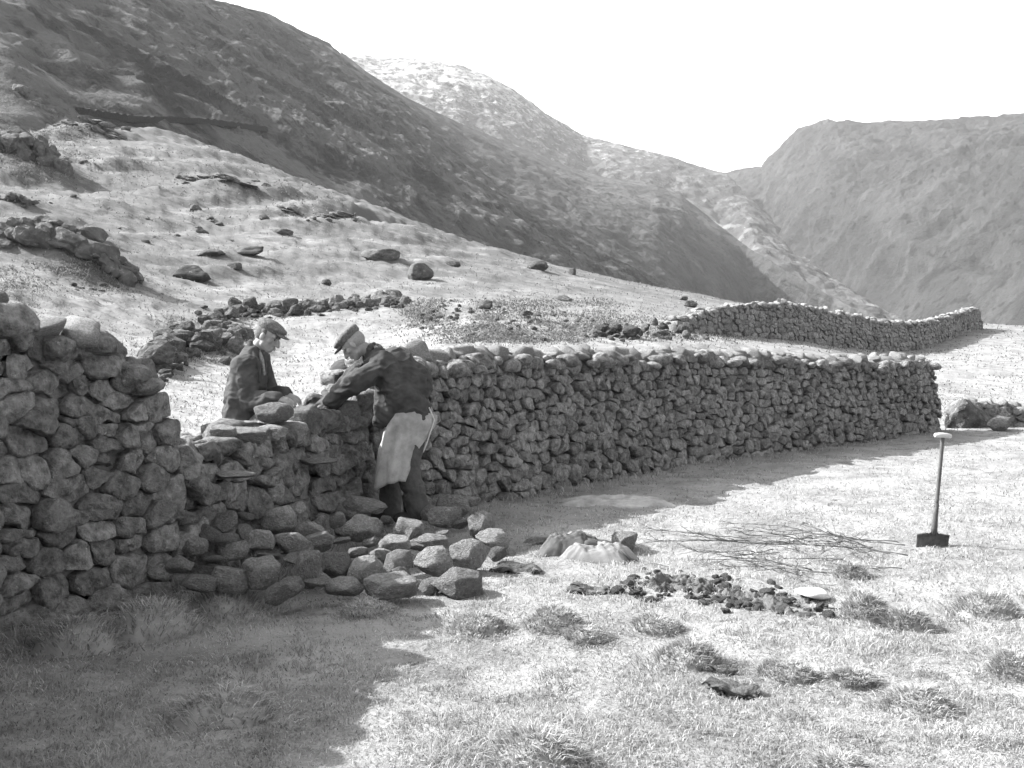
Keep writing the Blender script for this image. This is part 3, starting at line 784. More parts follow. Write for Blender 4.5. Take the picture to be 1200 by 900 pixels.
# the countless smaller stones between them, too many to count
SPREAD.append(([(490, 372), (560, 366), (640, 372), (700, 384)], 14, 0.2, 110))
V, Fc = [], []; nv = 0
for line, width, smax, n in SPREAD:
    P = np.array(line, float); s = np.concatenate([[0], np.cumsum(np.linalg.norm(np.diff(P, axis=0), axis=1))])
    for _ in range(n):
        q = random.uniform(0, s[-1]); px = np.interp(q, s, P[:, 0]) + random.gauss(0, 5); py = np.interp(q, s, P[:, 1]) + random.gauss(0, 0.6) * width
        h = hit(px, py, False)
        if h is None or wall_side(np.array([h.x]), np.array([h.y]))[0][0] > -0.9: continue
        e = smax * random.uniform(0.25, 0.6); v, f = rock_vf(random.randrange(30), 2, cuts=12, box=.5, amp=.2); a = random.uniform(0, 6.3)
        v = v * [e * random.uniform(.8, 1.5), e, e * random.uniform(.5, 1)]
        v = v @ np.array([[math.cos(a), math.sin(a), 0], [-math.sin(a), math.cos(a), 0], [0, 0, 1]]) + np.array([h.x, h.y, h.z + e * random.uniform(0, .6)])
        V.append(v); Fc += [[i + nv for i in g] for g in f]; nv += len(v)
o = link('rubble', mesh('rubble', np.concatenate(V), Fc, M['rubble'], False)); tag(o, 'small broken rubble strewn through the stone banks behind the wall', 'rubble', kind='stuff')

# ---------------------------------------------------------------- grass
def blades(px, py_xyz, h, wdt, lean, seed):
    r = np.random.default_rng(seed)
    n = len(py_xyz); p = py_xyz
    az = r.uniform(0, 2 * math.pi, n); fa = r.uniform(0, 2 * math.pi, n)
    s = np.stack([np.cos(fa), np.sin(fa), np.zeros(n)], 1) * wdt[:, None] * 0.5
    d = np.stack([np.cos(az), np.sin(az), np.zeros(n)], 1) * (lean * h)[:, None]
    up = np.array([0, 0, 1.0])[None] * h[:, None]
    v = np.stack([p - s, p + s, p + 0.55 * up + 0.3 * d + 0.75 * s, p + 0.55 * up + 0.3 * d - 0.75 * s, p + up * (1 - 0.25 * lean[:, None]) + d + .15 * s, p + up * (1 - 0.25 * lean[:, None]) + d - .15 * s], 1).reshape(-1, 3)
    b = np.arange(n)[:, None] * 6
    f = np.concatenate([b + [0, 1, 2, 3], b + [3, 2, 4, 5]], 0)
    return v, f

NG = 310000
q = rng.uniform(0, 1, NG)
pyy = 470 + 560 * q ** 0.9
dd = np.minimum(CH * F / (pyy - HY), 30)
pxx = rng.uniform(-300, 1700, NG)
gx = (pxx - 600) / F * dd; gy = dd
s_, u_, dist_ = wall_side(gx, gy)
keep = (s_ > 0.0) | (s_ < -0.9)
patchn = fbm2(gx * 1.1, gy * 1.1, 21, 3)
clump = fbm2(gx * 5, gy * 5, 22, 3)
keep &= rng.uniform(-0.9, 0.6, NG) < (clump + 0.35)
gx, gy, s_, patchn, clump, dd = [a[keep] for a in (gx, gy, s_, patchn, clump, dd)]
gzz = gz(gx, gy)
hgt = (0.018 + 0.030 * np.clip(clump + 0.2, 0, 1) + 0.05 * np.clip(patchn - 0.1, 0, 1)) * rng.uniform(0.5, 1.4, len(gx)) + 0.10 * np.clip(1 - np.abs(s_) / 0.5, 0, 1) * rng.uniform(0.2, 1, len(gx))
wd_ = 0.003 + 0.00055 * dd
v, f = blades(None, np.stack([gx, gy, gzz - 0.006], 1), hgt, wd_, rng.uniform(0.3, 1.6, len(gx)), 5)
tone = np.repeat(np.clip(0.5 + 0.35 * patchn + rng.normal(0, 0.22, len(gx)), 0, 1), 6)
o = link('grass', mesh('grass', v, f, M['grass'], True, tone)); tag(o, 'short dry winter grass covering the field', 'grass', kind='stuff')
# coarse grass on the slope behind the walls
NG = 120000
dd = np.exp(rng.uniform(math.log(13), math.log(120), NG)); aa = rng.uniform(-0.58, 0.58, NG)
gx = aa * dd; gy = dd
s_, u_, dist_ = wall_side(gx, gy)
cl = fbm2(gx * 0.5, gy * 0.5, 31, 4)
keep = ((s_ < -0.95) | (dist_ > 6)) & (rng.uniform(0, 1, NG) < np.clip(55 / dd, 0.05, 1) ** 1.5) & (rng.uniform(-0.5, 0.5, NG) < cl)
gx, gy, dd, cl = gx[keep], gy[keep], dd[keep], cl[keep]
hgt = (0.04 + 0.0010 * dd) * rng.uniform(0.5, 1.5, len(gx))
v, f = blades(None, np.stack([gx, gy, gz(gx, gy) - 0.02], 1), hgt, 0.004 + 0.0009 * dd, rng.uniform(0.3, 1.4, len(gx)), 6)
tone = np.repeat(np.clip(0.45 + rng.normal(0, 0.22, len(gx)), 0, 1), 6)
o = link('grass', mesh('grass', v, f, M['hill_grass'], True, tone)); tag(o, 'coarse grass tufts on the slope behind the walls', 'grass', kind='stuff')

# dead bracken and rough grass on the knoll behind the men and round the stone banks
M['bracken'] = material('dead_bracken', 0.10, 0.20, 1.5, 5, tone_amt=0.5, thin=0.3)
pts_ = []
for (x0, x1, y0, y1, n) in ((475, 720, 352, 402, 3600), (190, 300, 372, 425, 900), (700, 960, 372, 400, 1100), (0, 150, 310, 345, 700), (0, 110, 150, 210, 900), (120, 420, 170, 260, 700)):
    qx = rng.uniform(x0, x1, n * 2); qy = rng.uniform(y0, y1, n * 2); nz_ = fbm2(qx * .03, qy * .08, 61, 4)
    for a, b in zip(qx[nz_ > -0.12][:n], qy[nz_ > -0.12][:n]):
        h = hit(a, b, False)
        if h is not None and h.y > 14 and wall_side(np.array([h.x]), np.array([h.y]))[2][0] > 1.5: pts_.append((h.x, h.y, h.z))
pts_ = np.array(pts_); dd = pts_[:, 1]; nP = len(pts_)
reps = 3; pp_ = np.repeat(pts_, reps, 0); dd = np.repeat(dd, reps); pp_[:, :2] += rng.normal(0, 0.30, (nP * reps, 2)) * (dd / 40)[:, None]; pp_[:, 2] = gz(pp_[:, 0], pp_[:, 1]) - .02
v, f = blades(None, pp_, (0.05 + 0.0013 * dd) * rng.uniform(.5, 1.4, len(dd)), 0.006 + 0.0011 * dd, rng.uniform(.4, 1.5, len(dd)), 8)
o = link('undergrowth', mesh('undergrowth', v, f, M['bracken'], True, np.repeat(rng.uniform(0, 1, len(dd)), 6))); tag(o, 'dead bracken and rough grass in dark patches on the slope', 'bracken', kind='stuff')

def tussock(px, py, wd, ht, lb, seed, mat='tussock', nb=1100):
    d = CH * F / (py - HY); x = (px - 600) / F * d; y = d
    R = wd * d / F / 2; H = ht * d / F
    r = np.random.default_rng(seed)
    ang = r.uniform(0, 2 * math.pi, nb); rad = np.where(r.random(nb) < .7, np.sqrt(r.uniform(0, 1, nb)) * 0.95, r.uniform(0.9, 1.7, nb)) * R
    bx, by = np.cos(ang) * rad, np.sin(ang) * rad
    def dome(a, b):
        an = np.arctan2(b, a); q = np.hypot(a, b) / (R * (1 + 0.35 * fbm(np.stack([np.cos(an) * 1.5, np.sin(an) * 1.5, an * 0 + seed], -1), seed, 3)))
        return H * (0.62 * np.clip(1 - q ** 2.2, 0, 1) + 0.22 * fbm2(a * 9 / (R * 4), b * 9 / (R * 4), seed + 3, 3) * np.clip(1 - q, 0, 1))
    bx, by = bx + 0.0, by + 0.0
    p = np.stack([bx, by, dome(bx, by) - 0.01], 1)
    h = (0.015 + H * 0.25) * r.uniform(0.3, 1.0, nb) * (1 + .6 * fbm2(bx * 8 / (R * 3), by * 8 / (R * 3), seed + 9, 2)); le = r.uniform(0.8, 2.0, nb); h = np.where(rad > R, h * .6, h)
    fa = r.uniform(0, 2 * math.pi, nb); s = np.stack([np.cos(fa), np.sin(fa), np.zeros(nb)], 1) * 0.0035
    az = ang + r.normal(0, 0.7, nb); dv = np.stack([np.cos(az), np.sin(az), np.zeros(nb)], 1) * (le * h)[:, None]
    up = np.array([[0, 0, 1.0]]) * h[:, None]
    v = np.stack([p - s, p + s, p + .7 * up + .35 * dv + .7 * s, p + .7 * up + .35 * dv - .7 * s, p + up * .8 + dv + .1 * s, p + up * .8 + dv - .1 * s], 1).reshape(-1, 3)
    b = np.arange(nb)[:, None] * 6; f = np.concatenate([b + [0, 1, 2, 3], b + [3, 2, 4, 5]], 0)
    tone = np.repeat(np.clip(r.normal(0.5, 0.25, nb), 0, 1), 6)
    ga, gr = np.meshgrid(np.linspace(0, 2 * math.pi, 28, endpoint=False), np.linspace(0.02, 1.1, 9))
    mx, my = np.cos(ga) * gr * R, np.sin(ga) * gr * R
    mz = dome(mx, my) + 0.03 * H * fbm2(mx * 12, my * 12, seed, 3) - 0.02 * (gr > 0.95)
    mv = np.stack([mx, my, mz], -1).reshape(-1, 3); o0 = len(v)
    mf = [[o0 + i * 28 + j, o0 + i * 28 + (j + 1) % 28, o0 + (i + 1) * 28 + (j + 1) % 28, o0 + (i + 1) * 28 + j] for i in range(8) for j in range(28)] 
    v = np.concatenate([v, mv]); f = np.concatenate([f, np.array(mf)]); tone = np.concatenate([tone, np.full(len(mv), 0.4)])
    o = link('grass_tussock', mesh('grass_tussock', v, f, M[mat], True, tone), None, (x, y, gz1(x, y)))
    tag(o, lb, 'grass tussock', 'grass tussocks in the field')
for k, a in enumerate([
        (1157, 716, 74, 34, 'rounded grass tussock near the right edge below the spade'),
        (1064, 732, 54, 38, 'shaggy upright grass tussock left of the rounded one'),
        (1012, 722, 52, 40, 'ragged grass tussock right of the pale slab'),
        (998, 674, 40, 22, 'pale bleached grass hummock behind the pale slab'),
        (648, 738, 70, 36, 'grass tussock in the sun below the canvas bag'),
        (686, 750, 50, 18, 'low grass tussock trailing from the one below the bag'),
        (806, 778, 76, 40, 'dark shaggy grass tussock in the middle of the sunlit field'),
        (1000, 798, 46, 26, 'small dark grass tussock low in the right of the field'),
        (920, 792, 66, 24, 'low broad grass tussock in the centre right foreground'),
        (1075, 832, 84, 34, 'wide grass tussock near the lower right corner'),
        (1190, 790, 60, 34, 'grass tussock cut by the right edge of the picture'),
        (628, 905, 110, 52, 'grass tussock at the bottom edge in the sun'),
        (265, 838, 110, 40, 'grass tussock in the wall shadow at lower left'),
        (560, 738, 60, 22, 'low grass tussock on the shadow line'),
        (770, 738, 60, 22, 'low grass tussock under the dug soil'),
        (985, 905, 70, 24, 'low grass tussock at the bottom edge toward the right'),
        (430, 722, 60, 20, 'grass tussock below the tumbled stones'),
        (180, 735, 120, 44, 'tangled grass clump at the foot of the broken wall'),
        (260, 715, 90, 40, 'tangled grass clump left of the tumbled stones'),
        (90, 752, 100, 40, 'tangled grass clump at the left foot of the wall')]):
    tussock(*a, seed=700 + k, nb=1500)

# dug soil: clods and turf
CLOD = [rock_mesh('soil_clod', 400 + k, M['soil'], 3, cuts=14, amp=0.4, box=0.3) for k in range(6)]
for _ in range(200):
    t = random.random()
    px = np.interp(t, [0, 0.35, 0.7, 1], [738, 800, 880, 950]) + random.gauss(0, 22); py = np.interp(t, [0, 0.35, 0.7, 1], [692, 690, 704, 716]) + random.gauss(0, 9)
    d = CH * F / (py - HY); s = random.uniform(0.010, 0.030) * (1.6 if random.random() < 0.15 else 1)
    x = (px - 600) / F * d
    o = link('soil_clod', random.choice(CLOD), None, (x, d, gz1(x, d) + s * 0.25), (random.uniform(-.5, .5), random.uniform(-.5, .5), random.uniform(0, 6)), (s * 1.4, s, s * .7))
    tag(o, 'dark crumb of freshly dug soil in the strip below the brushwood', 'soil clod', 'dug soil strip')
P = np.array([(745, 694), (790, 690), (840, 698), (890, 708), (945, 718)], float)
gx_, gy_ = np.meshgrid(np.linspace(0, 1, 150), np.linspace(-1, 1, 40))
dS = CH * F / (np.interp(gx_, np.linspace(0, 1, 5), P[:, 1]) - HY); sxx = (np.interp(gx_, np.linspace(0, 1, 5), P[:, 0]) - 600) / F * dS; syy = dS + gy_ * 0.22
hS = np.clip(1 - gy_ ** 2, 0, 1) * np.clip(np.minimum(gx_, 1 - gx_) * 8, 0, 1)
zS = gz(sxx, syy) - 0.035 + hS * (0.055 + 0.10 * fbm2(sxx * 4, syy * 4, 88, 3) + 0.07 * fbm2(sxx * 14, syy * 14, 89, 3) + 0.03 * fbm2(sxx * 40, syy * 40, 90, 2))
ii = np.arange(39)[:, None] * 150 + np.arange(149)[None]
o = link('soil_heap', mesh('soil_heap', np.stack([sxx, syy, zS], -1).reshape(-1, 3), np.stack([ii, ii + 1, ii + 151, ii + 150], -1).reshape(-1, 4), M['soil'])); tag(o, 'long low strip of dark dug soil between the bag and the pale slab', 'soil heap', 'heaps of dug soil and turf')
for (px, py, wd, ht, lb) in ((690, 696, 46, 28, 'dark turf sod on edge just below the bag'),
                             (856, 812, 60, 24, 'dark turf sod lying alone low in the field'), (845, 790, 30, 20, 'small upturned sod above the lone turf sod'),
                             (604, 668, 60, 14, 'strip of dark turned soil beside the large rounded stone')):
    d = CH * F / (py - HY); x = (px - 600) / F * d; R, H = wd * d / F / 2, ht * d / F / 2
    v, f = rock_vf(int(px), 4, cuts=3, amp=0.55, box=0.0); v = v * [R, R * 0.8, H * 0.45]
    v = v + 0.05 * np.stack([fbm(v * 14, 3, 4), fbm(v * 14, 4, 4), fbm(v * 14, 5, 4)], 1)
    o = link('soil_heap', mesh('soil_heap', v, f, M['soil']), None, (x, d, gz1(x, d) + H * 0.15)); tag(o, lb, 'soil heap', 'heaps of dug soil and turf')
p = (955 - 600) / F * 7.3
o = link('stone', rock_mesh('pale_slab', 466, M['white_stone'], 3, cuts=10, box=0.7), None, (p, 7.3, gz1(p, 7.3) + 0.03), (0.05, 0.1, 0.5), (0.11, 0.10, 0.03)); tag(o, 'bright pale slab lying in the grass beside the dug soil', 'stone')
d = 21.9; p = (1163 - 600) / F * d
o = link('stone', ROCKS[3], None, (p, d - .35, gz1(p, d) + 0.12), (0, 0, 0.2), (0.26, 0.2, 0.15)); tag(o, 'pale block in front of the low wall at the right edge', 'stone')

# ---------------------------------------------------------------- brushwood
def tube(path, radii, n=5):
    P = np.asarray(path, float); V, Fc = [], []
    T = np.gradient(P, axis=0); T /= np.maximum(np.linalg.norm(T, axis=1)[:, None], 1e-9)
    for k in range(len(P)):
        a = np.cross(T[k], [0.13, 0.31, 0.94]); a /= np.linalg.norm(a); b = np.cross(T[k], a)
        for j in range(n):
            t = 2 * math.pi * j / n; V.append(P[k] + radii[k] * (a * math.cos(t) + b * math.sin(t)))
        if k:
            for j in range(n): Fc.append([(k - 1) * n + j, (k - 1) * n + (j + 1) % n, k * n + (j + 1) % n, k * n + j])
    Fc += [list(range(n))[::-1], list(range((len(P) - 1) * n, len(P) * n))]
    return V, Fc
def join(parts):
    V, Fc, o = [], [], 0
    for v, f in parts:
        V += [list(q) for q in v]; Fc += [[i + o for i in q] for q in f]; o += len(v)
    return V, Fc
def branch(seed):
    r = np.random.default_rng(seed); parts = []
    L = r.uniform(0.8, 1.3); n = 12
    def run(p0, ang, el, ln, rad):
        q = [np.array(p0)]; a = ang; e = el
        for k in range(n):
            a += r.normal(0, 0.17); e += r.normal(0, 0.10) - e * .15
            q.append(q[-1] + np.array([math.cos(a) * math.cos(e), math.sin(a) * math.cos(e), math.sin(e)]) * ln / n)
        for p in q: p[2] = max(p[2], 0.004)
        parts.append(tube(q, np.linspace(rad, rad * 0.35, n + 1))); return q
    m = run([0, 0, 0.02], 0, 0.08, L, 0.0065)
    for k in range(int(r.integers(3, 6))):
        i = int(r.integers(3, n)); sgn = r.choice([-1, 1])
        s = run(m[i], sgn * r.uniform(0.3, 0.8), r.uniform(0, 0.4), L * r.uniform(0.25, 0.5), 0.005)
        if r.random() < 0.6: run(s[6], sgn * r.uniform(-.2, 1.1), r.uniform(0, 0.4), L * 0.2, 0.0035)
    return mesh('branch', *join(parts), M['twig'])
BR = [branch(900 + k) for k in range(7)]
for k in range(42):
    px = random.uniform(860, 1070); py = random.uniform(622, 676) if px < 1000 else random.uniform(640, 672)
    d = CH * F / (py - HY); x = (px - 600) / F * d
    sc = random.uniform(0.45, 0.85)
    o = link('branch', BR[k % 7], None, (x, d, gz1(x, d) + random.uniform(0.0, 0.05)), (random.uniform(-.1, .3), random.uniform(-0.06, 0.03), math.pi + random.gauss(-0.05, 0.5 if k % 3 else 1.2)), (sc, sc, sc))
    tag(o, 'bare thin branch in the brushwood pile left of the spade', 'branch', 'brushwood pile')

# ---------------------------------------------------------------- spade
def lathe_tube(a, b, ra, rb, n=14, k=8, bow=0.0):
    a, b = np.array(a), np.array(b); t = np.linspace(0, 1, k)[:, None]
    P = a + (b - a) * t; return tube(P, np.linspace(ra, rb, k), n)
sy = CH * F / (643 - HY); sx_ = (1093 - 600) / F * sy
sp = empty('spade', (sx_, sy, gz1(sx_, sy))); sp.rotation_euler = (0.06, 0.065, 0.12)
tag(sp, 'long handled spade standing upright with its blade in the grass', 'spade')
link('shaft', mesh('shaft', *lathe_tube((0, 0, 0.30), (0, 0.0, 0.90), 0.0165, 0.0155), M['ash_wood']), sp)
hv = join([tube([(-0.072, 0, 0.908), (-0.066, 0, 0.909), (-0.03, 0, 0.912), (0, 0, 0.912), (0.03, 0, 0.912), (0.066, 0, 0.909), (0.072, 0, 0.908)], [0.012, 0.019, 0.021, 0.023, 0.021, 0.019, 0.012], 12)])
link('handle', mesh('handle', *hv, M['pale_wood']), sp)
link('socket', mesh('socket', *join([tube([(0, 0, 0.10), (0, 0, 0.16), (0, 0, 0.24), (0, 0, 0.36)], [0.026, 0.024, 0.0205, 0.018], 12), tube([(-.024, 0, 0.335), (.024, 0, 0.335)], [0.005, 0.005], 8)]), M['steel']), sp)
bv, bf = [], []
xs = np.linspace(-0.138, 0.138, 15)
for side in (1, -1):
    for z in (0.105, 0.06, 0.0, -0.10, -0.18):
        for x in xs:
            top_ = z if z < 0.1 else 0.112 - 0.022 * abs(x) / 0.138 + 0.03 * math.exp(-(x / 0.03) ** 2)
            bv.append((x * (1 - 0.06 * (0.105 - z)), 0.012 * (x / 0.138) ** 2 - 0.004 + side * 0.0022 + 0.02 * (0.105 - z), top_))
m = 15
for s in (0, 1):
    for r_ in range(4):
        for c_ in range(m - 1):
            q = s * 5 * m + r_ * m + c_; fc = [q, q + 1, q + m + 1, q + m]; bf.append(fc if s == 0 else fc[::-1])
edge = [r_ * m for r_ in range(5)], [r_ * m + m - 1 for r_ in range(5)]
for r_ in range(4):
    for e in edge: bf.append([e[r_], e[r_ + 1], e[r_ + 1] + 5 * m, e[r_] + 5 * m])
for c_ in range(m - 1): bf.append([c_, c_ + 1, c_ + 1 + 5 * m, c_ + 5 * m])
bl = link('blade', mesh('blade', bv, bf, M['steel']), sp)
link('tread', mesh('tread', *join([tube([(-0.138, 0.006, 0.094), (-0.05, 0.0, 0.106)], [0.007, 0.007], 8), tube([(0.138, 0.006, 0.094), (0.05, 0.0, 0.106)], [0.007, 0.007], 8)]), M['steel']), bl)

# ---------------------------------------------------------------- cloth things on the grass
def cloth_heap(name, cx, cy, a, b, H, seed, mat, folds=7, fold_dir=0.6, rz=0.0, n=90, flat=False):
    ga, gr = np.meshgrid(np.linspace(0, 2 * math.pi, n, endpoint=False), np.linspace(0.0, 1, 34))
    r = np.random.default_rng(seed)
    k1 = fbm(np.stack([np.cos(ga) * 1.8, np.sin(ga) * 1.8, ga * 0 + seed], -1), seed, 4, .6)
    out = 1 + (0.45 if flat else 0.28) * k1 + 0.05 * fbm(np.stack([np.cos(ga) * 6, np.sin(ga) * 6, ga * 0], -1), seed + 2, 2)
    pw = 0.55 if flat else 0.8
    x = np.sign(np.cos(ga)) * np.abs(np.cos(ga)) ** pw * gr * out; y = np.sign(np.sin(ga)) * np.abs(np.sin(ga)) ** pw * gr * out
    wx = x + 0.25 * fbm2(x * 1.5, y * 1.5, seed + 1, 3); wy = y + 0.25 * fbm2(x * 1.5, y * 1.5, seed + 2, 3)
    ph = (wx * math.cos(fold_dir) + wy * math.sin(fold_dir)) * folds
    ridge = 1 - 2.2 * np.abs(fbm2((wx * math.cos(fold_dir) + wy * math.sin(fold_dir)) * folds * .35, (wy * math.cos(fold_dir) - wx * math.sin(fold_dir)) * 0.9, seed + 3, 3))
    env = np.clip(1 - gr ** (5 if flat else 2.6), 0, 1)
    lump = 0.8 + 0.4 * fbm2(x * 1.2, y * 1.2, seed + 4, 2)
    crs = 1 - 2 * np.abs(fbm2(x * 4.5, y * 4.5, seed + 8, 3))
    z = H * env * (lump + (0.55 if flat else 0.15) * (ridge - 0.4) + (0.4 if flat else 0.12) * (crs - 0.5)) + 0.006
    v = np.stack([x * a, y * b, z], -1)
    m = ga.shape[1]; rows = ga.shape[0]
    v = v.reshape(-1, 3); f = []
    for i in range(rows - 1):
        for j in range(m): f.append([i * m + j, (i + 1) * m + j, (i + 1) * m + (j + 1) % m, i * m + (j + 1) % m])
    bottom = v[-m:].copy(); bottom[:, 2] = -0.02
    o0 = len(v); v = np.concatenate([v, bottom])
    for j in range(m): f.append([(rows - 1) * m + j, o0 + j, o0 + (j + 1) % m, (rows - 1) * m + (j + 1) % m])
    f.append([o0 + j for j in range(m)])
    return link(name, mesh(name, v, f, M[mat]), None, (cx, cy, gz1(cx, cy)), (0, 0, rz))
by_ = 8.65
def bx_(px, d): return (px - 600) / F * d
o = cloth_heap('coat', bx_(668, by_), by_ + 0.10, 0.27, 0.18, 0.17, 61, 'cloth_dark', 12, 0.3); tag(o, 'crumpled dark striped coat lying against the canvas bag', 'coat')
bag = cloth_heap('canvas_bag', bx_(700, by_), by_ - 0.02, 0.29, 0.19, 0.16, 64, 'canvas', 9, 0.7, -0.15); tag(bag, 'pale canvas haversack lying open on the sunlit grass', 'bag')
fl = cloth_heap('flap', 0, 0, 0.12, 0.07, 0.025, 67, 'cloth_dark', 4, 0.3); fl.parent = bag; fl.location = (-0.01, 0.06, 0.115); fl.rotation_euler = (0.25, 0.25, 0.4)
st = link('strap', mesh('strap', *tube([(0.14, -0.02, 0.11), (0.2, -0.06, 0.08), (0.26, -0.10, 0.03), (0.30, -0.06, 0.012), (0.27, 0.02, 0.012)], [0.012] * 5, 6), M['cloth_dark']), bag)
o = link('stone', ROCKS[7], None, (bx_(731, 8.95), 8.95, gz1(bx_(731, 8.95), 8.95) + 0.06), (0, 0.2, 0.3), (0.10, 0.09, 0.10)); tag(o, 'small grey stone tucked behind the canvas bag', 'stone')
o = link('stone', ROCKS[9], None, (bx_(632, 9.2), 9.2, gz1(bx_(632, 9.2), 9.2) + 0.03), (0, 0.0, 0.1), (0.13, 0.06, 0.035)); tag(o, 'thin flat dark stone left of the crumpled coat', 'stone')
o = cloth_heap('sack', bx_(722, 11.6), 11.6, 0.60, 0.30, 0.06, 71, 'sacking', 9, 1.45, 0.03, flat=True); tag(o, 'empty sack spread flat on the grass in the wall shadow', 'sack')

# ---------------------------------------------------------------- people
DG = None
def capsule(a, b, ra, rb, n=14):
    a = np.array(a, float); b = np.array(b, float); d = b - a; L = np.linalg.norm(d)
    d = d / L if L > 1e-6 else np.array([0, 0, 1.0])
    s = np.cross(d, [0.3, 0.2, 0.93] if abs(d[2]) < 0.9 else [1, 0, 0]); s /= np.linalg.norm(s); t = np.cross(d, s)
    V, rings = [], []
    for k in range(1, 6): an = math.pi / 2 * k / 5 - math.pi / 2; rings.append((a + d * ra * math.sin(an), ra * math.cos(an)))
    for k in range(0, 5): an = math.pi / 2 * k / 5; rings.append((b + d * rb * math.sin(an), rb * math.cos(an)))
    V.append(a - d * ra)
    for c, r in rings:
        for j in range(n): th = 2 * math.pi * j / n; V.append(c + r * (s * math.cos(th) + t * math.sin(th)))
    V.append(b + d * rb); f = []
    for j in range(n): f.append([0, 1 + (j + 1) % n, 1 + j])
    R = len(rings)
    for k in range(R - 1):
        for j in range(n): f.append([1 + k * n + j, 1 + k * n + (j + 1) % n, 1 + (k + 1) * n + (j + 1) % n, 1 + (k + 1) * n + j])
    e = 1 + R * n
    for j in range(n): f.append([e, 1 + (R - 1) * n + j, 1 + (R - 1) * n + (j + 1) % n])
    return V, f
def ellip(c, X, Y, Z):
    v, f = ICO[3]; A = np.array([X, Y, Z], float)
    return (np.array(c, float) + v @ A).tolist(), f
def chain(pts, rad):
    return [capsule(pts[k], pts[k + 1], rad[k], rad[k + 1]) for k in range(len(pts) - 1)]

def fuse(name, parts, voxel, mat, smooth=3, wrinkle=0.0, wfreq=9, seed=1, cut=None):
    V, Fc = join(parts)
    tmp = link('tmp', mesh('tmp', V, Fc, mat))
    m = tmp.modifiers.new('r', 'REMESH'); m.mode = 'VOXEL'; m.voxel_size = voxel
    s = tmp.modifiers.new('s', 'SMOOTH'); s.factor = 0.5; s.iterations = smooth
    dg = bpy.context.evaluated_depsgraph_get()
    me = bpy.data.meshes.new_from_object(tmp.evaluated_get(dg)); me.name = name
    bpy.data.objects.remove(tmp)
    me.materials.clear(); me.materials.append(mat)
    n = len(me.vertices); co = np.empty(n * 3, np.float32); me.vertices.foreach_get('co', co); co = co.reshape(-1, 3)
    if wrinkle:
        no = np.empty(n * 3, np.float32); me.vertices.foreach_get('normal', no); no = no.reshape(-1, 3)
        wv = co + 0.05 * np.stack([fbm(co * 6, seed, 2), fbm(co * 6, seed + 3, 2), fbm(co * 6, seed + 6, 2)], 1)
        rg = 1 - np.abs(fbm(wv * [wfreq, wfreq, wfreq * 1.6], seed + 9, 3)) * 2.2
        co = co + no * (wrinkle * (rg - 0.3))[:, None]
        me.vertices.foreach_set('co', co.astype(np.float32).ravel())
    me.polygons.foreach_set('use_smooth', np.ones(len(me.polygons), bool)); me.update()
    return me, co

def nrm(v): v = np.array(v, float); return v / np.linalg.norm(v)

def head_parts(c, fwd, up, k=1.0):
    f = nrm(fwd); u = nrm(np.array(up) - np.dot(up, f) * f); s = np.cross(u, f); c = np.array(c, float)
    W = lambda x, y, z: c + k * (s * x + f * y + u * z)
    P = [ellip(W(0, -0.012, 0.035), s * .076 * k, f * .096 * k, u * .088 * k), ellip(W(0, 0.018, -0.03), s * .063 * k, f * .076 * k, u * .085 * k),
         ellip(W(0, 0.055, -0.085), s * .036 * k, f * .034 * k, u * .03 * k), capsule(W(-.045, .01, -.07), W(-.015, .06, -.09), .022 * k, .02 * k), capsule(W(.045, .01, -.07), W(.015, .06, -.09), .022 * k, .02 * k),
         capsule(W(0, .092, .012), W(0, .116, -.032), .010 * k, .015 * k), ellip(W(.012, .100, -.034), s * .011 * k, f * .012 * k, u * .009 * k), ellip(W(-.012, .100, -.034), s * .011 * k, f * .012 * k, u * .009 * k),
         capsule(W(-.045, .074, .026), W(.045, .074, .026), .013 * k, .013 * k), capsule(W(-.02, .091, -.058), W(.02, .091, -.058), .008 * k, .008 * k), capsule(W(-.018, .088, -.070), W(.018, .088, -.070), .009 * k, .009 * k),
         ellip(W(.05, .055, -.02), s * .022 * k, f * .022 * k, u * .02 * k), ellip(W(-.05, .055, -.02), s * .022 * k, f * .022 * k, u * .02 * k),
         ellip(W(.079, -.008, -.012), s * .011 * k, f * .02 * k, u * .034 * k), ellip(W(-.079, -.008, -.012), s * .011 * k, f * .02 * k, u * .034 * k)]
    eyes = [W(.031, .084, .004), W(-.031, .084, .004)]
    brows = [(W(.016, .090, .024), W(.05, .078, .026)), (W(-.016, .090, .024), W(-.05, .078, .026))]
    return P, eyes, brows, W, (s, f, u)

def hand_parts(wrist, d, back, k=1.0, curl=0.5, side=1):
    """d: wrist to fingers, back: the way the back of the hand faces"""
    d = nrm(d); b = nrm(np.array(back) - np.dot(back, d) * d); s = np.cross(d, b) * side; w = np.array(wrist, float)
    P = [ellip(w + d * .05 * k, d * .055 * k, s * .042 * k, b * .019 * k), capsule(w - d * 0.02, w + d * .03 * k, .026 * k, .028 * k)]
    for i, (off, ln) in enumerate(((.032, .075), (.011, .085), (-.011, .08), (-.031, .062))):
        p = w + d * (.088 - abs(off) * .25) * k + s * off * k; a = 0.15
        for sg, fr in enumerate((.45, .32, .25)):
            a += curl * (0.55 if sg == 0 else 0.75) * (1 + .1 * i)
            sp_ = s * off * 1.5
            q = p + (d * math.cos(a) - b * math.sin(a) + sp_) * ln * fr * k
            P.append(capsule(p, q, (.0098 - .0008 * sg) * k, (.0092 - .0009 * sg) * k, 10)); p = q
    t0 = w + d * .028 * k + s * .034 * k; t1 = t0 + (d * .62 + s * .65 - b * .3) * .042 * k; t2 = t1 + (d * .85 + s * .15 - b * .45) * .034 * k
    P += [capsule(t0, t1, .0145 * k, .0115 * k, 10), capsule(t1, t2, .011 * k, .0085 * k, 10)]
    return P

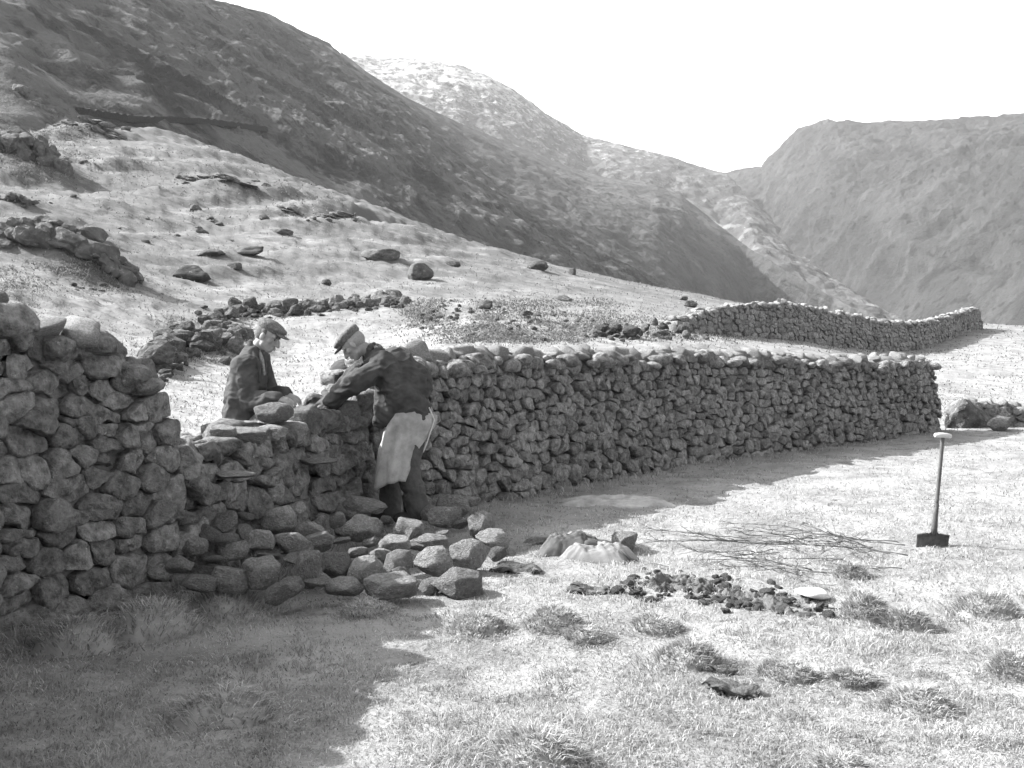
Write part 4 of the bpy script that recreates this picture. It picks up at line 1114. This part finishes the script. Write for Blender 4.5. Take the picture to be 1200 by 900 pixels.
def cap_parts(W, ax, k=1.0, droop=0.0):
    s, f, u = (q * 1.08 for q in ax)
    P = [ellip(W(0, -.010, .085), s * .100 * k, f * .118 * k, u * .047 * k), ellip(W(0, -.015, .062), s * .088 * k, f * .108 * k, u * .040 * k),
         ellip(W(0, .06, .085), s * .082 * k, f * .066 * k, u * .030 * k), ellip(W(0, -.075, .075), s * .075 * k, f * .048 * k, u * .036 * k),
         ellip(W(0, .112, .052), s * .072 * k, f * .052 * k, (u + f * .1) * .0095 * k)]
    return P

def person(name, label, group, J, headdir, headup, spec):
    """J: joints in metres; returns the body object that carries the clothes"""
    P, eyes, brows, W, ax = head_parts(J['head'], headdir, headup, 1.08)
    P += chain([J['head'] - Vector(ax[2]) * 0.05 - Vector(ax[1]) * .02, J['neck']], [.056, .062])
    for sd in 'lr':
        P += chain([J['neck'] - Vector((0, 0, .02)), J[sd + 'sh']], [.06, .055])
        P += chain([J[sd + 'sh'], J[sd + 'el'], J[sd + 'wr']], [.055, .042, .029])
        P += chain([J[sd + 'sh'], (J[sd + 'sh'] + J[sd + 'hip']) / 2, J[sd + 'hip']], [.055, .08, .085])
        P += chain([J[sd + 'hip'], J[sd + 'kn'], J[sd + 'an']], [.088, .058, .042])
        P += chain([J[sd + 'an'], J[sd + 'toe']], [.04, .03])
        P += hand_parts(J[sd + 'wr'], J[sd + 'hd'] - J[sd + 'wr'], spec.get(sd + 'back', (0, 0, 1)), 1.05, spec.get('curl', 0.5), 1 if sd == spec.get('thumbside', 'l') else -1)
    P += chain([J['neck'], (J['neck'] + J['hip']) / 2, J['hip']], [.07, .09, .09])
    me, co = fuse('person', P, 0.0048, M['skin'], 2)
    me.materials.append(M['skin_dark'])
    nf = len(me.polygons); ctr = np.empty(nf * 3, np.float32); me.polygons.foreach_get('center', ctr); ctr = ctr.reshape(-1, 3)
    mi = np.zeros(nf, np.int32)
    for e in eyes: mi[((ctr - np.array(e)) ** 2).sum(1) < .0105 ** 2] = 1
    for a, b in brows:
        ab = b - a; t = np.clip(((ctr - a) @ ab) / (ab @ ab), 0, 1); mi[((ctr - a - t[:, None] * ab) ** 2).sum(1) < .0062 ** 2] = 1
    me.polygons.foreach_set('material_index', mi)
    o = link('person', me); tag(o, label, 'person', group)
    kid = lambda n, parts, vox, mat, **k: link(n, fuse(n, parts, vox, M[mat], **k)[0], o)
    s, f, u = (q * 1.08 for q in ax)
    hair = [ellip(W(0, -.035, .012), s * .080, f * .078, u * .078), ellip(W(.074, -.012, .022), s * .010, f * .024, u * .034), ellip(W(-.074, -.012, .022), s * .010, f * .024, u * .034)]
    kid('hair', hair, .006, spec.get('hair', 'hair'), smooth=1)
    kid('cap', cap_parts(W, ax), .0055, spec.get('cap', 'tweed'), smooth=3, wrinkle=.004, wfreq=14, seed=3)
    # trousers
    T = []
    for sd in 'lr':
        T += chain([J[sd + 'hip'], J[sd + 'kn'], J[sd + 'an'] + Vector((0, 0, .03))], [.108, .100, .090])
    T += chain([J['lhip'], J['rhip']], [.12, .12]) + chain([J['hip'], J['hip'] + (J['neck'] - J['hip']) * .2], [.13, .13])
    kid('trousers', T, .009, spec.get('trousers', 'trouser'), smooth=4, wrinkle=.012, wfreq=8, seed=11)
    for sd in 'lr':
        tdir = (J[sd + 'toe'] - J[sd + 'an'])
        kid('boot', chain([J[sd + 'an'] + Vector((0, 0, .07)), J[sd + 'an'] - Vector((0, 0, .01)), J[sd + 'an'] + tdir * .55 - Vector((0, 0, .01)), J[sd + 'toe']], [.058, .056, .05, .044]), .007, 'boot', smooth=2)
    # jacket
    Jk = []
    hem = spec.get('hem', 0.0)
    dn = nrm(J['hip'] - J['neck'])
    bk = spec.get('bulk', 1.0)
    for sd in 'lr':
        hp_ = J[sd + 'hip'] + Vector(dn) * hem
        Jk += chain([J[sd + 'sh'], J[sd + 'el'], J[sd + 'el'] + (J[sd + 'wr'] - J[sd + 'el']) * .93], [.088 * bk, spec.get('elbow', .074) * bk, .058 * bk])
        Jk += chain([J[sd + 'sh'] + (J['neck'] - J[sd + 'sh']) * .15, J[sd + 'sh'] * .55 + J[sd + 'hip'] * .45, hp_], [.105 * bk, .130 * bk, spec.get('hemr', .13)])
        Jk += chain([J['neck'] - Vector((0, 0, .035)), J[sd + 'sh']], [.072, .083 * bk])
    Jk += chain([J['neck'] + (J['hip'] - J['neck']) * .12, J['neck'] * .5 + J['hip'] * .5, J['hip'] + Vector(dn) * hem], [.105, .145 * bk, .145])
    for a, b, ra, rb in spec.get('extra', []): Jk.append(capsule(a, b, ra, rb))
    # collar
    cc = np.array(J['neck'] + (J['head'] - J['neck']) * .12); nd = nrm(J['head'] - J['neck'])
    c1 = nrm(np.cross(nd, s)); ring = [cc + .071 * (s * math.cos(t) + c1 * math.sin(t)) for t in np.linspace(0, 2 * math.pi, 15)]
    Jk += [capsule(ring[k], ring[k + 1], .017, .017, 8) for k in range(14)]
    jk = kid('jacket', Jk, .008, spec.get('jacket', 'jacket'), smooth=5, wrinkle=.022, wfreq=6.5, seed=spec.get('seed', 5))
    return o, jk, W, ax, kid

# the man standing behind the gap, facing right
Y0 = 9.5
gl = gz1(*pd(280, Y0))
def legs(J, xl, xr, fy, yl, yr, g, kn, toe):
    pass
JL = dict(head=pt(314, 394, Y0 - .05), neck=pt(298, 411, Y0), hip=pt(284, 502, Y0), lsh=pt(301, 424, Y0 + .19), rsh=pt(285, 434, Y0 - .17), lhip=pt(286, 502, Y0 + .1), rhip=pt(282, 503, Y0 - .1),
          rel=pt(291, 471, Y0 - .22), rwr=pt(324, 467, Y0 - .32), rhd=pt(345, 470, Y0 - .36), lel=pt(318, 463, Y0 + .18), lwr=pt(336, 463, Y0 - .02), lhd=pt(352, 468, Y0 - .1))
for sd, off in (('l', .1), ('r', -.1)):
    b = JL[sd + 'hip']; JL[sd + 'kn'] = Vector((b.x + .02, b.y, gl + .5)); JL[sd + 'an'] = Vector((b.x - .01, b.y, gl + .09)); JL[sd + 'toe'] = Vector((b.x + .16, b.y + off * .4, gl + .045))
ex = []
ex.append((pt(298, 411, Y0 - .02), pt(287, 430, Y0 - .10), .072, .095))
for sd in 'lr': ex += [(JL[sd + 'hip'] - Vector((.03, 0, -.05)), JL[sd + 'hip'] - Vector((.08, 0, .26)), .13, .14)]
o, jk, W, ax, kid = person('person', 'man in a dark coat and flat cap standing behind the gap, hands on a stone', 'men rebuilding the wall', JL, (.86, -.22, -.46), (.42, 0, .9),
    dict(cap='tweed', jacket='coat', hem=.02, hemr=.155, bulk=1.08, extra=ex, seed=5, curl=.35, lback=(0.2, -.3, .9), rback=(0.2, -.35, .9), thumbside='l'))
kid('scarf', chain([JL['neck'] + Vector((.055, -.06, .0)), JL['neck'] + Vector((.09, -.10, -.08)), JL['neck'] + Vector((.11, -.11, -.20))], [.016, .018, .012]), .005, 'tweed_pale', smooth=2)
kid('lapel', chain([JL['neck'] + Vector((.01, -.10, .0)), JL['neck'] + Vector((.07, -.155, -.11)), JL['neck'] + Vector((.085, -.165, -.26))], [.018, .028, .012]), .006, 'coat', smooth=2)

# the man bending over the gap from the camera's side, facing left
Y1 = 9.45
gr_ = 0.10
JR = dict(head=pt(414, 403, Y1 - .03), neck=pt(436, 413, Y1 + .02), hip=pt(488, 486, Y1 + .05), lsh=pt(449, 430, Y1 - .16), rsh=pt(437, 419, Y1 + .22), lhip=pt(489, 488, Y1 - .06), rhip=pt(484, 486, Y1 + .16),
          lel=pt(414, 449, Y1 - .22), lwr=pt(386, 470, Y1 - .1), lhd=pt(364, 470, Y1 - .02), rel=pt(407, 452, Y1 + .34), rwr=pt(390, 474, Y1 + .25), rhd=pt(374, 476, Y1 + .15),
          lkn=pt(477, 546, Y1 - .07), lan=pt(490, 601, Y1 - .04), rkn=pt(456, 548, Y1 + .20), ran=pt(458, 600, Y1 + .24))
JR['ltoe'] = JR['lan'] + Vector((-.17, .0, -.045)); JR['rtoe'] = JR['ran'] + Vector((-.17, .05, -.045))
o, jk, W, ax, kid = person('person', 'man in a short dark jacket and sacking apron bending over the gap', 'men rebuilding the wall', JR, (-.68, .10, -.73), (-.68, .0, .73),
    dict(cap='tweed', jacket='jacket', hem=-.05, hemr=.14, bulk=1.07, elbow=.086, hair='cropped', seed=17, curl=.4, lback=(-.1, -.5, .85), rback=(0, .1, 1), thumbside='r',
         extra=[(JR['lsh'] * .4 + JR['lhip'] * .6 + Vector((-.06, 0, -.04)), pt(446, 494, Y1), .12, .06), (pt(464, 429, Y1 + .03), pt(483, 450, Y1 + .03), .155, .172), (pt(466, 446, Y1), pt(459, 482, Y1 - .03), .19, .145)]))
# sacking apron wrapped round hips and thighs
rows = 26; cols = 40
hipc = np.array(pt(489, 478, Y1 + .05)); kneec = np.array(pt(464, 562, Y1 + .03))
V, Fc = [], []
for i in range(rows):
    t = i / (rows - 1)
    c = hipc * (1 - t) + kneec * t + np.array([-.03 * math.sin(t * math.pi), 0, 0])
    tilt = .35 * (1 - t)
    q_ = .84 + .16 * min(1, t / .14); rx = q_ * (.200 - .03 * t); ry = q_ * (.275 - .03 * t)
    for j in range(cols):
        a = math.radians(70 + (272 - 40 * t ** 1.3) * j / (cols - 1))       # open at the back
        fold = 1 + .05 * (t + .2) * math.sin(a * 8 + 3 * t) + .035 * math.sin(a * 3.3 + t * 6)
        x = rx * math.cos(a) * fold; y = ry * math.sin(a) * fold
        nz_ = .03 * (t + .15) * float(vn(np.array([math.cos(a) * 2.5, math.sin(a) * 2.5, t * 2.2]), 5)) + .012 * float(vn(np.array([math.cos(a) * 6, math.sin(a) * 6, t * 7]), 6))
        x += nz_ * math.cos(a); y += nz_ * math.sin(a)
        V.append(c + np.array([x, y, x * tilt * -.9 + (-.08 * t * (0.5 + .5 * math.sin(a * 2.3)) + .06 * t * max(0, math.cos(a)))]))
for i in range(rows - 1):
    for j in range(cols - 1): Fc.append([i * cols + j, i * cols + j + 1, (i + 1) * cols + j + 1, (i + 1) * cols + j])
apm = mesh('apron', V, Fc, M['sacking']); apo = link('apron', apm, o)
sm = apo.modifiers.new('thick', 'SOLIDIFY'); sm.thickness = .008
kid('apron_string', chain([pt(503, 478, Y1 - .12), pt(509, 492, Y1 - .10), pt(500, 520, Y1 - .12), pt(496, 530, Y1 - .12)], [.007, .006, .006, .005]), .004, 'shirt', smooth=1)

# the third man, stooping behind the wall, mostly hidden by the bending man's arm
Y2 = 11.15
g2 = gz1(*pd(405, Y2))
JT = dict(head=pt(401, 441, Y2 - .25), neck=pt(406, 452, Y2 - .12), hip=pt(412, 492, Y2 + .32), lsh=pt(424, 459, Y2 - .1), rsh=pt(388, 461, Y2 - .1), lhip=pt(421, 492, Y2 + .32), rhip=pt(403, 492, Y2 + .32),
          lel=pt(424, 486, Y2 - .35), lwr=pt(405, 476, Y2 - .55), lhd=pt(394, 478, Y2 - .66), rel=pt(386, 488, Y2 - .35), rwr=pt(384, 472, Y2 - .55), rhd=pt(380, 474, Y2 - .68))
for sd in 'lr':
    b = JT[sd + 'hip']; JT[sd + 'kn'] = Vector((b.x, b.y - .28, g2 + .50)); JT[sd + 'an'] = Vector((b.x, b.y + .05, g2 + .09)); JT[sd + 'toe'] = Vector((b.x, b.y - .13, g2 + .045))
person('person', 'third man in a flat cap stooping behind the wall under the bending man\'s arm', 'men rebuilding the wall', JT, (-.25, -.72, -.62), (-.1, -.55, .8),
       dict(cap='coat', jacket='coat', hem=-.02, seed=29, curl=.5, lback=(0, 0, 1), rback=(0, 0, 1)))  # cap takes the dark coat cloth so its colour carries the shading

# ---------------------------------------------------------------- the air of the valley
hz = mesh('haze', [(x, y, z) for z in (-60, 620) for x, y in ((-3600, -900), (3600, -900), (3600, 4300), (-3600, 4300))],
          [(0, 3, 2, 1), (4, 5, 6, 7), (0, 1, 5, 4), (1, 2, 6, 5), (2, 3, 7, 6), (3, 0, 4, 7)], M['core'], False)
hm = bpy.data.materials.new('haze'); hm.use_nodes = True
for n in list(hm.node_tree.nodes): hm.node_tree.nodes.remove(n)
out = hm.node_tree.nodes.new('ShaderNodeOutputMaterial'); pv = hm.node_tree.nodes.new('ShaderNodeVolumePrincipled')
pv.inputs['Color'].default_value = (0.97, 0.97, 0.97, 1); pv.inputs['Density'].default_value = HAZE_DENSITY; pv.inputs['Anisotropy'].default_value = 0.2
hm.node_tree.links.new(pv.outputs[0], out.inputs['Volume'])
hz.materials.clear(); hz.materials.append(hm)
o = link('haze', hz); o['kind'] = 'stuff'; o['label'] = 'pale haze filling the valley air'
